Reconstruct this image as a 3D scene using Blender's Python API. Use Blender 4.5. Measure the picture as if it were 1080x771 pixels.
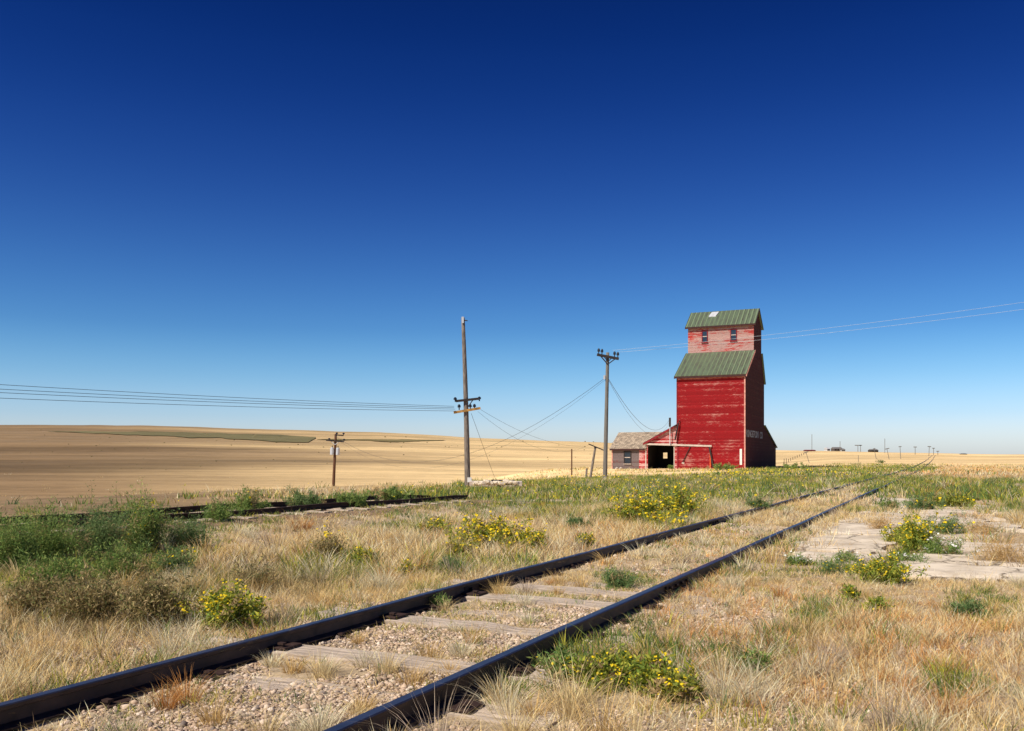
import bpy, math, random
import numpy as np
from mathutils import Vector, Matrix
random.seed(7); RNG = np.random.default_rng(11)
S = bpy.context.scene; R = math.radians
for o in list(bpy.data.objects): bpy.data.objects.remove(o)
COL = S.collection

# ------------------------------------------------------------ camera
F = 976.0; HZ = 486.0; CX = 540.0; EYE = 1.15
cd = bpy.data.cameras.new('camera'); cam = bpy.data.objects.new('camera', cd); COL.objects.link(cam)
cam.location = (0, 0, EYE); cam.rotation_euler = (R(90), 0, 0)
cd.sensor_width = 36; cd.lens = F / 1080 * 36; cd.shift_y = (HZ - 385.5) / 1080
cd.clip_start = 0.05; cd.clip_end = 20000
S.camera = cam
# ------------------------------------------------------------ sky and sun
SUN_EL = R(46); SUN_DIR = Vector((-.80, -.60, 0)).normalized()
W = bpy.data.worlds.new('World'); S.world = W; W.use_nodes = True
wn = W.node_tree.nodes; wl = W.node_tree.links; wn.clear()
wo = wn.new('ShaderNodeOutputWorld'); bg = wn.new('ShaderNodeBackground')
sky = wn.new('ShaderNodeTexSky'); sky.sky_type = 'NISHITA'; sky.sun_disc = False
sky.sun_elevation = SUN_EL; sky.sun_rotation = math.atan2(SUN_DIR.x, SUN_DIR.y)
sky.air_density = 1.0; sky.dust_density = 0.6; sky.ozone_density = 3.0
bg.inputs['Strength'].default_value = 0.15
tc = wn.new('ShaderNodeTexCoord'); sx = wn.new('ShaderNodeSeparateXYZ')
wl.new(tc.outputs['Generated'], sx.inputs[0])
ramp = wn.new('ShaderNodeValToRGB'); ramp.color_ramp.interpolation = 'B_SPLINE'
SKY_STOPS = [(0.0, (0.6715, 0.7119, 0.8843)), (0.027, (0.6715, 0.7119, 0.8843)), (0.047, (0.5602, 0.6582, 0.876)), (0.088, (0.3569, 0.5602, 0.7396)), (0.138, (0.1787, 0.3894, 0.6176)), (0.235, (0.0866, 0.2133, 0.4833)), (0.325, (0.0362, 0.128, 0.3845)), (0.4, (0.016, 0.0836, 0.2952)), (0.442, (0.0127, 0.0703, 0.2628)), (0.75, (0.0102, 0.0562, 0.2102))]
cr = ramp.color_ramp
cr.elements[0].position = SKY_STOPS[0][0]; cr.elements[0].color = (*SKY_STOPS[0][1], 1)
cr.elements[1].position = SKY_STOPS[-1][0]; cr.elements[1].color = (*SKY_STOPS[-1][1], 1)
for p_, c_ in SKY_STOPS[1:-1]:
    e = cr.elements.new(p_); e.color = (*c_, 1)
wl.new(sx.outputs['Z'], ramp.inputs[0])
mul = wn.new('ShaderNodeMix'); mul.data_type = 'RGBA'; mul.blend_type = 'MULTIPLY'; mul.inputs[0].default_value = 1
wl.new(sky.outputs[0], mul.inputs[6]); wl.new(ramp.outputs[0], mul.inputs[7])
wl.new(mul.outputs[2], bg.inputs[0]); wl.new(bg.outputs[0], wo.inputs[0])
sd = bpy.data.lights.new('sun', 'SUN'); so = bpy.data.objects.new('sun', sd); COL.objects.link(so)
sd.energy = 5.0; sd.angle = R(0.53); sd.color = (1, .915, .78)
ld = Vector((SUN_DIR.x * math.cos(SUN_EL), SUN_DIR.y * math.cos(SUN_EL), math.sin(SUN_EL)))
so.rotation_euler = ld.to_track_quat('Z', 'Y').to_euler(); so.location = (-30, -30, 60)
S.view_settings.view_transform = 'Standard'; S.view_settings.look = 'None'
S.view_settings.exposure = 0.25; S.view_settings.gamma = 1.0; S.view_settings.use_curve_mapping = False
S.render.engine = 'CYCLES'
S.cycles.max_bounces = 4; S.cycles.diffuse_bounces = 2; S.cycles.transparent_max_bounces = 4

# ------------------------------------------------------------ helpers
def tag(o, label=None, cat=None, group=None, kind=None):
    if label: o['label'] = label
    if cat: o['category'] = cat
    if group: o['group'] = group
    if kind: o['kind'] = kind
    return o
def empty(name, loc, rz=0.0, rx=0.0, ry=0.0):
    o = bpy.data.objects.new(name, None); COL.objects.link(o); o.location = loc
    o.rotation_euler = (rx, ry, rz); o.empty_display_size = .3; return o
def link_mesh(name, me, mat=None, parent=None):
    if mat: me.materials.append(mat)
    o = bpy.data.objects.new(name, me); COL.objects.link(o)
    if parent: o.parent = parent
    return o
def np_mesh(name, V, T, mat=None, parent=None, col=None, smooth=False):
    me = bpy.data.meshes.new(name); n = T.shape[1]
    me.vertices.add(len(V)); me.vertices.foreach_set('co', V.astype(np.float32).ravel())
    me.loops.add(T.size); me.loops.foreach_set('vertex_index', T.astype(np.int32).ravel())
    me.polygons.add(len(T)); me.polygons.foreach_set('loop_start', (np.arange(len(T)) * n).astype(np.int32))
    if smooth: me.polygons.foreach_set('use_smooth', np.ones(len(T), bool))
    me.update(calc_edges=True); me.validate()
    if col is not None:
        a = me.attributes.new('col', 'FLOAT_COLOR', 'POINT')
        c4 = np.ones((len(V), 4), np.float32); c4[:, :3] = col
        a.data.foreach_set('color', c4.ravel())
    return link_mesh(name, me, mat, parent)

class MB:
    def __init__(s): s.v = []; s.f = []
    def add(s, vs, fs):
        b = len(s.v); s.v += [tuple(v) for v in vs]; s.f += [tuple(b + i for i in f) for f in fs]; return s
    def box(s, x0, x1, y0, y1, z0, z1):
        return s.add([(x0,y0,z0),(x1,y0,z0),(x1,y1,z0),(x0,y1,z0),(x0,y0,z1),(x1,y0,z1),(x1,y1,z1),(x0,y1,z1)],
                     [(0,3,2,1),(4,5,6,7),(0,1,5,4),(1,2,6,5),(2,3,7,6),(3,0,4,7)])
    def hexa(s, p):   # 8 points: bottom 4, top 4
        return s.add(p, [(0,3,2,1),(4,5,6,7),(0,1,5,4),(1,2,6,5),(2,3,7,6),(3,0,4,7)])
    def beam(s, a, b, w, h=None, up=(0,0,1)):
        h = h or w; a = Vector(a); b = Vector(b); d = (b - a).normalized(); up = Vector(up)
        if abs(d.dot(up)) > .95: up = Vector((0, 1, 0))
        r = d.cross(up).normalized() * w / 2; u = r.cross(d).normalized() * h / 2
        return s.hexa([a-r-u, a+r-u, b+r-u, b-r-u, a-r+u, a+r+u, b+r+u, b-r+u])
    def tube(s, pts, rad, n=8, cap=True):
        pts = [Vector(p) for p in pts]; m = len(pts)
        rad = rad if isinstance(rad, (list, tuple)) else [rad] * m
        b = len(s.v); prev = None
        for i, p in enumerate(pts):
            d = (pts[min(i+1, m-1)] - pts[max(i-1, 0)]).normalized()
            ref = Vector((0, 0, 1)) if abs(d.z) < .9 else Vector((1, 0, 0))
            x = d.cross(ref).normalized(); y = d.cross(x).normalized()
            for k in range(n):
                a = 2 * math.pi * k / n
                s.v.append(tuple(p + x * rad[i] * math.cos(a) + y * rad[i] * math.sin(a)))
        for i in range(m - 1):
            for k in range(n):
                k2 = (k + 1) % n
                s.f.append((b+i*n+k, b+i*n+k2, b+(i+1)*n+k2, b+(i+1)*n+k))
        if cap:
            s.f.append(tuple(b + k for k in range(n))[::-1]); s.f.append(tuple(b+(m-1)*n+k for k in range(n)))
        return s
    def prism_x(s, prof, x0, x1):   # profile of (y,z)
        n = len(prof); b = [(x0, y, z) for y, z in prof] + [(x1, y, z) for y, z in prof]
        return s.add(b, [tuple(range(n)), tuple(range(2*n-1, n-1, -1))] + [(i, n+i, n+(i+1) % n, (i+1) % n) for i in range(n)])
    def build(s, name, mat, parent=None, smooth=False, bevel=0):
        me = bpy.data.meshes.new(name); me.from_pydata(s.v, [], s.f); me.update()
        import bmesh
        bm = bmesh.new(); bm.from_mesh(me); bmesh.ops.recalc_face_normals(bm, faces=bm.faces[:])
        if bevel: bmesh.ops.bevel(bm, geom=bm.edges[:], offset=bevel, segments=1, affect='EDGES')
        bm.to_mesh(me); bm.free()
        if smooth:
            for p in me.polygons: p.use_smooth = True
        return link_mesh(name, me, mat, parent)

# value noise in numpy
_perm = RNG.random((256, 256))
def vnoise(x, y):
    x = np.asarray(x, float); y = np.asarray(y, float)
    xi = np.floor(x).astype(int); yi = np.floor(y).astype(int); fx = x - xi; fy = y - yi
    fx = fx*fx*(3-2*fx); fy = fy*fy*(3-2*fy)
    g = lambda a, b: _perm[a & 255, b & 255]
    return (g(xi, yi)*(1-fx)+g(xi+1, yi)*fx)*(1-fy) + (g(xi, yi+1)*(1-fx)+g(xi+1, yi+1)*fx)*fy
def fbm(x, y, o=3):
    t = 0; a = .5; n = 0
    for i in range(o):
        t = t + a*vnoise(x*2**i+17*i, y*2**i+31*i); n += a; a *= .5
    return t / n
def sstep(a, b, x):
    t = np.clip((np.asarray(x, float)-a)/(b-a), 0, 1); return t*t*(3-2*t)

# ------------------------------------------------------------ track axes and terrain height
TA = R(24.8); TU = np.array([math.sin(TA), math.cos(TA)]); TN = np.array([math.cos(TA), -math.sin(TA)])
T0 = np.array([-.325, 4.35])      # a point of the right rail; o: metres right of it, s: metres along it
def sid_map(px, py):
    Y = (EYE-.35)*F/(py-HZ); return (px-CX)/F*Y, Y
sa = sid_map(171, 536.5); sb = sid_map(447, 520.5)
sdir = np.array([sb[0]-sa[0], sb[1]-sa[1]]); slen = np.hypot(*sdir); sdir /= slen; snor = np.array([sdir[1], -sdir[0]])
def to_so(x, y): return (x-T0[0])*TU[0]+(y-T0[1])*TU[1], (x-T0[0])*TN[0]+(y-T0[1])*TN[1]
def from_so(s, o): return T0[0]+s*TU[0]+o*TN[0], T0[1]+s*TU[1]+o*TN[1]
EL_C = np.array([31.5, 125.0])    # right front corner of the elevator
HPX = [-400, 0, 38, 170, 300, 400, 480, 560, 640, 720, 820, 880, 960, 1042, 1500]
HY = [447, 447.5, 448, 449.5, 452.5, 456, 460, 464, 467, 470.5, 474.5, 475.5, 477.5, 479, 481]
def terrain(x, y, fine=True):
    x = np.asarray(x, float); y = np.asarray(y, float)
    r = np.hypot(x, y); d = np.maximum(y, r*.45); ta = np.clip(x/np.maximum(d, .01), -1.6, 1.6)
    px = CX + F*ta; hy = np.interp(px, HPX, HY)+(fbm(px*.012+5, px*0+2, 3)-.5)*2.2*(1-sstep(700, 850, px))
    left = 1 - sstep(560, 900, px)
    Rh = 750 + 750*left
    s, o = to_so(x, y)
    dip = 3.2*sstep(20, 62, -o)*(1-sstep(150, 500, d)*0)
    de = np.hypot(x-26, y-137); dip = dip*(1-(1-sstep(17, 42, de))*.86)
    zR = EYE+(HZ-hy)/F*Rh + dip
    f = np.clip((d-112)/(Rh-112), 0, 1)
    z = -dip + zR*f**(1.28-.06*left)
    und = (np.sin(d/61+ta*2.1)+.6*np.sin(d/27+ta*5))*.55*sstep(150, 400, d)*(1-sstep(Rh*.9, Rh, d))*(.3+left)
    z = z + und - np.maximum(d-Rh, 0)*.004
    z = z + (fbm(x*.02+9, y*.02)-.5)*1.0*sstep(160, 320, d)
    if fine:
        k = 1-sstep(60, 160, r)
        pm = 1-.8*sstep(4.8, 6.2, s)*(1-sstep(28, 31, s))*sstep(.1, .5, o)*(1-sstep(3.4, 4.4, o))
        z = z + ((fbm(x*.45, y*.45)-.5)*.10+(fbm(x*2.3, y*2.3)-.5)*.035)*k*pm*sstep(.9, 2.2, np.abs(o+.72)+.0)
        z = z + (fbm(x*1.5, y*1.5)-.5)*.018*k*(1-sstep(.9, 2.2, np.abs(o+.72)))
        z = z + .030*(1-sstep(1.5, 2.6, np.abs(o+.72)))*(.05+.65*fbm(x*.9+4, y*.9, 2)+.35*sstep(3.5, 6, s)+.5*sstep(6, 14, s))*k
        so_ = (x-sa[0])*snor[0]+(y-sa[1])*snor[1]; sl_ = (x-sa[0])*sdir[0]+(y-sa[1])*sdir[1]
        sb = np.exp(-((so_-.735)/2.3)**4)*(.225-np.clip(sl_-7.2, 0, 3)*.05)*(1-sstep(9, 12, sl_))*sstep(-40, -30, sl_)
        z = z + sb
    return z
def th(x, y): return float(terrain(np.array([x]), np.array([y]))[0])
_YY = np.geomspace(3.2, 3000, 2500)
def ray(px, py):     # ground point seen at a pixel of the photograph
    xs = (px-CX)/F*_YY; z = terrain(xs, _YY); yy = HZ-(z-EYE)/_YY*F
    ok = np.where(yy <= py)[0]; i = ok[0] if len(ok) else int(np.argmin(yy))
    return float(xs[i]), float(_YY[i]), float(z[i])
def at(px, py, Y): return Vector(((px-CX)/F*Y, Y, EYE-(py-HZ)/F*Y))

# ------------------------------------------------------------ materials
def new_mat(name):
    m = bpy.data.materials.new(name); m.use_nodes = True; nt = m.node_tree
    b = nt.nodes['Principled BSDF']; return m, nt, b
def plain(name, c, rough=.8, noise=.25, scale=3, metal=0, spec=.3, stretch=(1, 1, 1), bump=.0):
    m, nt, b = new_mat(name); N = nt.nodes; L = nt.links
    b.inputs['Roughness'].default_value = rough; b.inputs['Metallic'].default_value = metal
    b.inputs['Specular IOR Level'].default_value = spec
    tc = N.new('ShaderNodeTexCoord'); mp = N.new('ShaderNodeMapping'); mp.inputs['Scale'].default_value = stretch
    L.new(tc.outputs['Object'], mp.inputs[0])
    nz = N.new('ShaderNodeTexNoise'); nz.inputs['Scale'].default_value = scale; nz.inputs['Detail'].default_value = 5
    L.new(mp.outputs[0], nz.inputs['Vector'])
    r = N.new('ShaderNodeValToRGB'); r.color_ramp.elements[0].position = .3; r.color_ramp.elements[1].position = .7
    r.color_ramp.elements[0].color = (*[x*(1-noise) for x in c], 1); r.color_ramp.elements[1].color = (*[min(1, x*(1+noise)) for x in c], 1)
    L.new(nz.outputs[0], r.inputs[0]); L.new(r.outputs[0], b.inputs['Base Color'])
    if bump:
        bp = N.new('ShaderNodeBump'); bp.inputs['Strength'].default_value = bump; bp.inputs['Distance'].default_value = .02
        L.new(nz.outputs[0], bp.inputs['Height']); L.new(bp.outputs[0], b.inputs['Normal'])
    return m
def siding(name, paint, bare, amount, axis='Z', board=.2, dirt=.5, vmask=None):
    """weathered painted boards: paint flakes off in patches drawn out along the boards"""
    m, nt, b = new_mat(name); N = nt.nodes; L = nt.links
    b.inputs['Roughness'].default_value = .85; b.inputs['Specular IOR Level'].default_value = .15
    tc = N.new('ShaderNodeTexCoord')
    def noise(sc, det, stretch):
        mp = N.new('ShaderNodeMapping'); mp.inputs['Scale'].default_value = stretch; L.new(tc.outputs['Object'], mp.inputs[0])
        nz = N.new('ShaderNodeTexNoise'); nz.inputs['Scale'].default_value = sc; nz.inputs['Detail'].default_value = det
        nz.inputs['Roughness'].default_value = .65
        L.new(mp.outputs[0], nz.inputs['Vector']); return nz
    sep = N.new('ShaderNodeSeparateXYZ'); L.new(tc.outputs['Object'], sep.inputs[0])
    def math_(op, a, v=None, v2=None):
        q = N.new('ShaderNodeMath'); q.operation = op
        for i, t in enumerate((a, v, v2)):
            if t is None: continue
            if isinstance(t, (int, float)): q.inputs[i].default_value = t
            else: L.new(t, q.inputs[i])
        return q.outputs[0]
    bi = math_('FLOOR', math_('DIVIDE', sep.outputs['Z'], board))
    fr = math_('FRACT', math_('DIVIDE', sep.outputs['Z'], board))
    wn_ = N.new('ShaderNodeTexWhiteNoise'); wn_.noise_dimensions = '1D'; L.new(bi, wn_.inputs['W'])
    n1 = noise(.35, 4, (1, 1, 1.6)); n2 = noise(3.0, 6, (.6, .6, 6.0)); n3 = noise(11, 5, (.45, .45, 3))
    f = math_('MULTIPLY_ADD', n1.outputs[0], .9, math_('MULTIPLY', n2.outputs[0], 1.0))
    f = math_('ADD', f, math_('MULTIPLY', wn_.outputs[0], .22)); f = math_('ADD', f, math_('MULTIPLY', n3.outputs[0], .35))
    if vmask:     # a wider worn belt between two heights
        z0, z1, amt = vmask
        up = N.new('ShaderNodeMapRange'); up.inputs[1].default_value = z0; up.inputs[2].default_value = z1
        L.new(sep.outputs['Z'], up.inputs[0]); f = math_('ADD', f, math_('MULTIPLY', up.outputs[0], amt))
    r = N.new('ShaderNodeMapRange'); c = 1.235
    r.inputs[1].default_value = c + .16 - amount; r.inputs[2].default_value = c + .25 - amount
    L.new(f, r.inputs[0])
    mx = N.new('ShaderNodeMix'); mx.data_type = 'RGBA'; mx.inputs[6].default_value = (*paint, 1); L.new(r.outputs[0], mx.inputs[0])
    br = N.new('ShaderNodeValToRGB'); br.color_ramp.elements[0].position = .35; br.color_ramp.elements[1].position = .65
    br.color_ramp.elements[0].color = (*[x*.65 for x in bare], 1); br.color_ramp.elements[1].color = (*[min(1, x*1.25) for x in bare], 1)
    L.new(n3.outputs[0], br.inputs[0]); L.new(br.outputs[0], mx.inputs[7])
    # board to board tone and dark lap lines
    tone = math_('MULTIPLY_ADD', wn_.outputs[0], .35, .8)
    lap = math_('MULTIPLY_ADD', math_('LESS_THAN', fr, .10), -.45, 1.0)
    tone = math_('MULTIPLY', tone, lap); tone = math_('MULTIPLY', tone, math_('MULTIPLY_ADD', n2.outputs[0], dirt, 1-dirt*.5))
    m2 = N.new('ShaderNodeMix'); m2.data_type = 'RGBA'; m2.blend_type = 'MULTIPLY'; m2.inputs[0].default_value = 1
    L.new(mx.outputs[2], m2.inputs[6]); cb = N.new('ShaderNodeCombineColor')
    for i in range(3): L.new(tone, cb.inputs[i])
    L.new(cb.outputs[0], m2.inputs[7]); L.new(m2.outputs[2], b.inputs['Base Color'])
    bp = N.new('ShaderNodeBump'); bp.inputs['Strength'].default_value = .7; bp.inputs['Distance'].default_value = .03
    L.new(fr, bp.inputs['Height']); L.new(bp.outputs[0], b.inputs['Normal'])
    return m
def ribbed(name, c1, c2, pitch=.64):
    """painted sheet-metal roof with standing ribs and rusty blotches"""
    m, nt, b = new_mat(name); N = nt.nodes; L = nt.links
    b.inputs['Roughness'].default_value = .5; b.inputs['Specular IOR Level'].default_value = .3
    tc = N.new('ShaderNodeTexCoord'); nz = N.new('ShaderNodeTexNoise'); nz.inputs['Scale'].default_value = 1.3; nz.inputs['Detail'].default_value = 6
    mp = N.new('ShaderNodeMapping'); mp.inputs['Scale'].default_value = (2.2, .5, .5); L.new(tc.outputs['Object'], mp.inputs[0]); L.new(mp.outputs[0], nz.inputs['Vector'])
    r = N.new('ShaderNodeValToRGB'); e = r.color_ramp.elements; e[0].position = .32; e[1].position = .62
    e[0].color = (*c2, 1); e[1].color = (*c1, 1); L.new(nz.outputs[0], r.inputs[0])
    sp = N.new('ShaderNodeSeparateXYZ'); L.new(tc.outputs['Object'], sp.inputs[0])
    q = [N.new('ShaderNodeMath') for _ in range(4)]; q[0].operation = 'DIVIDE'; q[0].inputs[1].default_value = pitch; L.new(sp.outputs['X'], q[0].inputs[0])
    q[1].operation = 'FRACT'; L.new(q[0].outputs[0], q[1].inputs[0]); q[2].operation = 'LESS_THAN'; q[2].inputs[1].default_value = .28; L.new(q[1].outputs[0], q[2].inputs[0])
    mx = N.new('ShaderNodeMix'); mx.data_type = 'RGBA'; L.new(q[2].outputs[0], mx.inputs[0]); L.new(r.outputs[0], mx.inputs[6]); mx.inputs[7].default_value = (.155, .205, .12, 1)
    L.new(mx.outputs[2], b.inputs['Base Color'])
    return m
def veg_mat(name, trans=.35, rough=.7):
    m, nt, b = new_mat(name); N = nt.nodes; L = nt.links
    at_ = N.new('ShaderNodeAttribute'); at_.attribute_name = 'col'
    L.new(at_.outputs['Color'], b.inputs['Base Color']); b.inputs['Roughness'].default_value = rough
    b.inputs['Specular IOR Level'].default_value = .2
    tr = N.new('ShaderNodeBsdfTranslucent'); L.new(at_.outputs['Color'], tr.inputs[0])
    mx = N.new('ShaderNodeMixShader'); mx.inputs[0].default_value = trans
    L.new(b.outputs[0], mx.inputs[1]); L.new(tr.outputs[0], mx.inputs[2]); L.new(mx.outputs[0], N['Material Output'].inputs[0])
    return m
M = {}
M['grass'] = veg_mat('grass_blades'); M['leaf'] = veg_mat('weed_leaves'); M['petal'] = veg_mat('flower_petals', .3)
M['rail'] = plain('rail_steel', (.050, .032, .028), .6, .5, 9, .25, .4)
M['railhead'] = plain('rail_head_polished', (.11, .11, .14), .35, .3, 8, .85, .5, (1, 1, 1))
M['rust'] = plain('rusty_rail', (.035, .018, .014), .75, .4, 7)
M['tie'] = plain('weathered_tie', (.44, .36, .29), .9, .45, 4, stretch=(1, 9, 9), bump=.8)
M['pole'] = plain('weathered_pole', (.19, .16, .135), .95, .55, 6, stretch=(5, 5, .6), bump=1.0)
M['polegrey'] = plain('grey_pole', (.16, .15, .135), .9, .35, 5, stretch=(5, 5, .5), bump=.4)
M['polebrown'] = plain('creosoted_pole', (.12, .055, .03), .9, .3, 5, stretch=(5, 5, .5))
M['darkwood'] = plain('dark_timber', (.035, .028, .028), .9, .3, 5)
M['ochre'] = plain('ochre_timber', (.36, .20, .06), .9, .5, 5)
M['glassins'] = plain('dark_insulator', (.012, .014, .018), .3, .2, 3, spec=.6)
M['white'] = plain('white_paint', (.72, .70, .66), .6, .15, 4)
M['galv'] = plain('pale_metal', (.55, .57, .60), .5, .12, 3, .2)
M['wire'] = plain('dark_wire', (.05, .05, .055), .6, .1, 3)
M['wirelight'] = plain('bright_wire', (.5, .55, .6), .4, .1, 3, .3)
M['red'] = siding('red_boards', (.27, .011, .015), (.40, .16, .14), .06, board=.2, dirt=.9, vmask=(11.3, 12.8, .10))
M['redfade'] = siding('faded_red_boards', (.46, .045, .04), (.48, .30, .27), .27, board=.2, dirt=.45)
M['redshed'] = siding('flaking_red_boards', (.42, .02, .025), (.60, .36, .34), .20, board=.2)
M['sideshade'] = siding('shaded_weathered_boards', (.045, .006, .009), (.05, .035, .035), -.02, board=.2)  # darkened copy of the red boards, shade of the track side in its colour
M['greyboard'] = siding('grey_boards', (.20, .06, .06), (.17, .135, .135), .40, board=.21, dirt=.55)
M['whitewood'] = plain('bleached_timber', (.52, .44, .38), .9, .3, 4, stretch=(1, 6, 6))
M['salmon'] = plain('worn_pink_trim', (.55, .27, .22), .9, .35, 3)
M['roofgreen'] = ribbed('green_metal_roof', (.10, .135, .085), (.075, .08, .06))
M['roofdark'] = plain('dark_fascia', (.05, .02, .02), .9, .3, 3)
M['orange'] = plain('rusty_orange_steel', (.5, .07, .02), .8, .3, 4)
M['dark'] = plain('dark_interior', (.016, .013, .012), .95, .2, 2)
M['glass'] = plain('dark_window_glass', (.02, .03, .045), .12, .2, 2, spec=.6)
M['concrete'] = plain('worn_concrete', (.64, .55, .44), .95, .22, 1.6, bump=.4)
def concrete_mat():
    m, nt, b = new_mat('worn_concrete'); N = nt.nodes; L = nt.links; b.inputs['Roughness'].default_value = .95
    tc = N.new('ShaderNodeTexCoord'); vo = N.new('ShaderNodeTexVoronoi'); vo.feature = 'DISTANCE_TO_EDGE'; vo.inputs['Scale'].default_value = 1.1
    nz = N.new('ShaderNodeTexNoise'); nz.inputs['Scale'].default_value = 2.4; nz.inputs['Detail'].default_value = 8; nz.inputs['Roughness'].default_value = .7
    L.new(tc.outputs['Object'], nz.inputs['Vector'])
    ad = N.new('ShaderNodeVectorMath'); ad.operation = 'MULTIPLY_ADD'; ad.inputs[1].default_value = (.5, .5, .5); L.new(nz.outputs[1], ad.inputs[0]); L.new(tc.outputs['Object'], ad.inputs[2]); L.new(ad.outputs[0], vo.inputs['Vector'])
    r = N.new('ShaderNodeValToRGB'); e = r.color_ramp.elements; e[0].position = .3; e[1].position = .62; e[0].color = (.36, .29, .21, 1); e[1].color = (.72, .62, .49, 1); L.new(nz.outputs[0], r.inputs[0])
    c = N.new('ShaderNodeMapRange'); c.inputs[1].default_value = .004; c.inputs[2].default_value = .022; L.new(vo.outputs[0], c.inputs[0])
    mx = N.new('ShaderNodeMix'); mx.data_type = 'RGBA'; mx.inputs[6].default_value = (.12, .09, .06, 1); L.new(c.outputs[0], mx.inputs[0]); L.new(r.outputs[0], mx.inputs[7]); L.new(mx.outputs[2], b.inputs['Base Color'])
    bp = N.new('ShaderNodeBump'); bp.inputs['Strength'].default_value = .5; bp.inputs['Distance'].default_value = .02; L.new(nz.outputs[0], bp.inputs['Height']); L.new(bp.outputs[0], b.inputs['Normal'])
    return m
M['concrete'] = concrete_mat()
M['stone'] = veg_mat('stones', 0.0, .95)
M['house'] = plain('dark_house_boards', (.10, .085, .08), .9, .4, 1)
M['houseroof'] = plain('house_roof', (.16, .15, .15), .9, .3, 1)

def shingle_mat():
    m, nt, b = new_mat('cedar_shingles'); N = nt.nodes; L = nt.links
    b.inputs['Roughness'].default_value = .95
    tc = N.new('ShaderNodeTexCoord'); br = N.new('ShaderNodeTexBrick'); mp = N.new('ShaderNodeMapping')
    L.new(tc.outputs['Object'], mp.inputs[0]); L.new(mp.outputs[0], br.inputs['Vector'])
    br.inputs['Scale'].default_value = 1; br.inputs['Brick Width'].default_value = .28; br.inputs['Row Height'].default_value = .2
    br.inputs['Mortar Size'].default_value = .02; br.inputs['Bias'].default_value = 0
    br.inputs['Color1'].default_value = (.50, .40, .29, 1); br.inputs['Color2'].default_value = (.24, .19, .14, 1); br.inputs['Mortar'].default_value = (.12, .09, .07, 1)
    nz = N.new('ShaderNodeTexNoise'); nz.inputs['Scale'].default_value = 2.2; nz.inputs['Detail'].default_value = 5; L.new(tc.outputs['Object'], nz.inputs['Vector'])
    mx = N.new('ShaderNodeMix'); mx.data_type = 'RGBA'; mx.blend_type = 'OVERLAY'; mx.inputs[0].default_value = .8
    L.new(br.outputs[0], mx.inputs[6]); L.new(nz.outputs[0], mx.inputs[7]); L.new(mx.outputs[2], b.inputs['Base Color'])
    return m
M['shingle'] = shingle_mat()

# ------------------------------------------------------------ ground: one sheet to beyond the horizon
nr, na = 420, 840
rr = np.concatenate([[0], np.geomspace(.6, 9000, nr)]); aa = np.linspace(0, 2*np.pi, na, endpoint=False)
gx = (rr[1:, None]*np.sin(aa)[None, :]).ravel(); gy = (rr[1:, None]*np.cos(aa)[None, :]).ravel()
gx = np.concatenate([[0.], gx]); gy = np.concatenate([[0.], gy]); gz = terrain(gx, gy)
V = np.stack([gx, gy, gz], 1)
i, j = np.meshgrid(np.arange(nr-1), np.arange(na), indexing='ij'); j2 = (j+1) % na
a = 1+i*na+j; b_ = 1+i*na+j2; c = 1+(i+1)*na+j2; d_ = 1+(i+1)*na+j
tri = np.concatenate([np.stack([a, d_, c], -1).reshape(-1, 3), np.stack([a, c, b_], -1).reshape(-1, 3)])
tri0 = np.stack([np.zeros(na, int), 1+np.arange(na), 1+(np.arange(na)+1) % na], 1)
tri = np.concatenate([tri, tri0])
# soil and field colours (their own colours, laid out in the world)
def ground_col(x, y):
    r = np.hypot(x, y); s, o = to_so(x, y)
    n = fbm(x*.6, y*.6, 3)[:, None]
    near = np.array([.40, .30, .19])*(1-n)+np.array([.52, .42, .30])*n
    left = (1-sstep(-.50, .05, x/np.maximum(y, 1)+(fbm(x*.006,y*.01,2)-.5)*.25))[:, None]
    fieldR = np.array([.73, .53, .27]); fieldL = np.array([.235, .155, .08])
    f = fieldR*(1-left)+fieldL*left
    st = fbm(x*.0035+3, y*.016+5, 4)[:, None]      # stubble strips
    st2 = fbm(x*.02+31, y*.11+5, 3)[:, None]
    f = f*(1+.9*(st-.5)+.35*(st2-.5))
    g = sstep(.5, .62, fbm(x*.004+40, y*.02+11, 3))[:, None]*left
    f = f*(1-.5*g)+np.array([.26, .185, .11])*.5*g
    zz = terrain(x, y); yy = np.maximum(y, 1); ipx = CX+F*x/yy; ipy = HZ-(zz-EYE)/yy*F; wv = (fbm(x*.03, y*.03+7, 3)-.5)*5
    band = (sstep(470, 472.5, ipy+wv*.4)*(1-sstep(477, 481, ipy+wv+ipx*.012))*.55+sstep(484, 486, ipy+wv*.5)*(1-sstep(495, 503, ipy+wv+ipx*.02))*.8)*(1-sstep(200, 470, ipx+wv*12))*(y > 60)
    f = f*(1-.52*band[:, None])
    k = sstep(60, 130, r)[:, None]; k = np.maximum(k, sstep(11.5, 16, -o)[:, None])
    return near*(1-k)+f*k
gm, nt, b = new_mat('ground_soil'); N = nt.nodes; L = nt.links
b.inputs['Roughness'].default_value = .95; b.inputs['Specular IOR Level'].default_value = .1
at_ = N.new('ShaderNodeAttribute'); at_.attribute_name = 'col'
tc = N.new('ShaderNodeTexCoord'); n1 = N.new('ShaderNodeTexNoise'); n1.inputs['Scale'].default_value = 14; n1.inputs['Detail'].default_value = 6
n2 = N.new('ShaderNodeTexNoise'); n2.inputs['Scale'].default_value = 1.0; n2.inputs['Detail'].default_value = 8; n2.inputs['Roughness'].default_value = .7
mpg = N.new('ShaderNodeMapping'); mpg.inputs['Scale'].default_value = (.25, .7, .25); L.new(tc.outputs['Object'], mpg.inputs[0])
L.new(tc.outputs['Object'], n1.inputs['Vector']); L.new(mpg.outputs[0], n2.inputs['Vector'])
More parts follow.
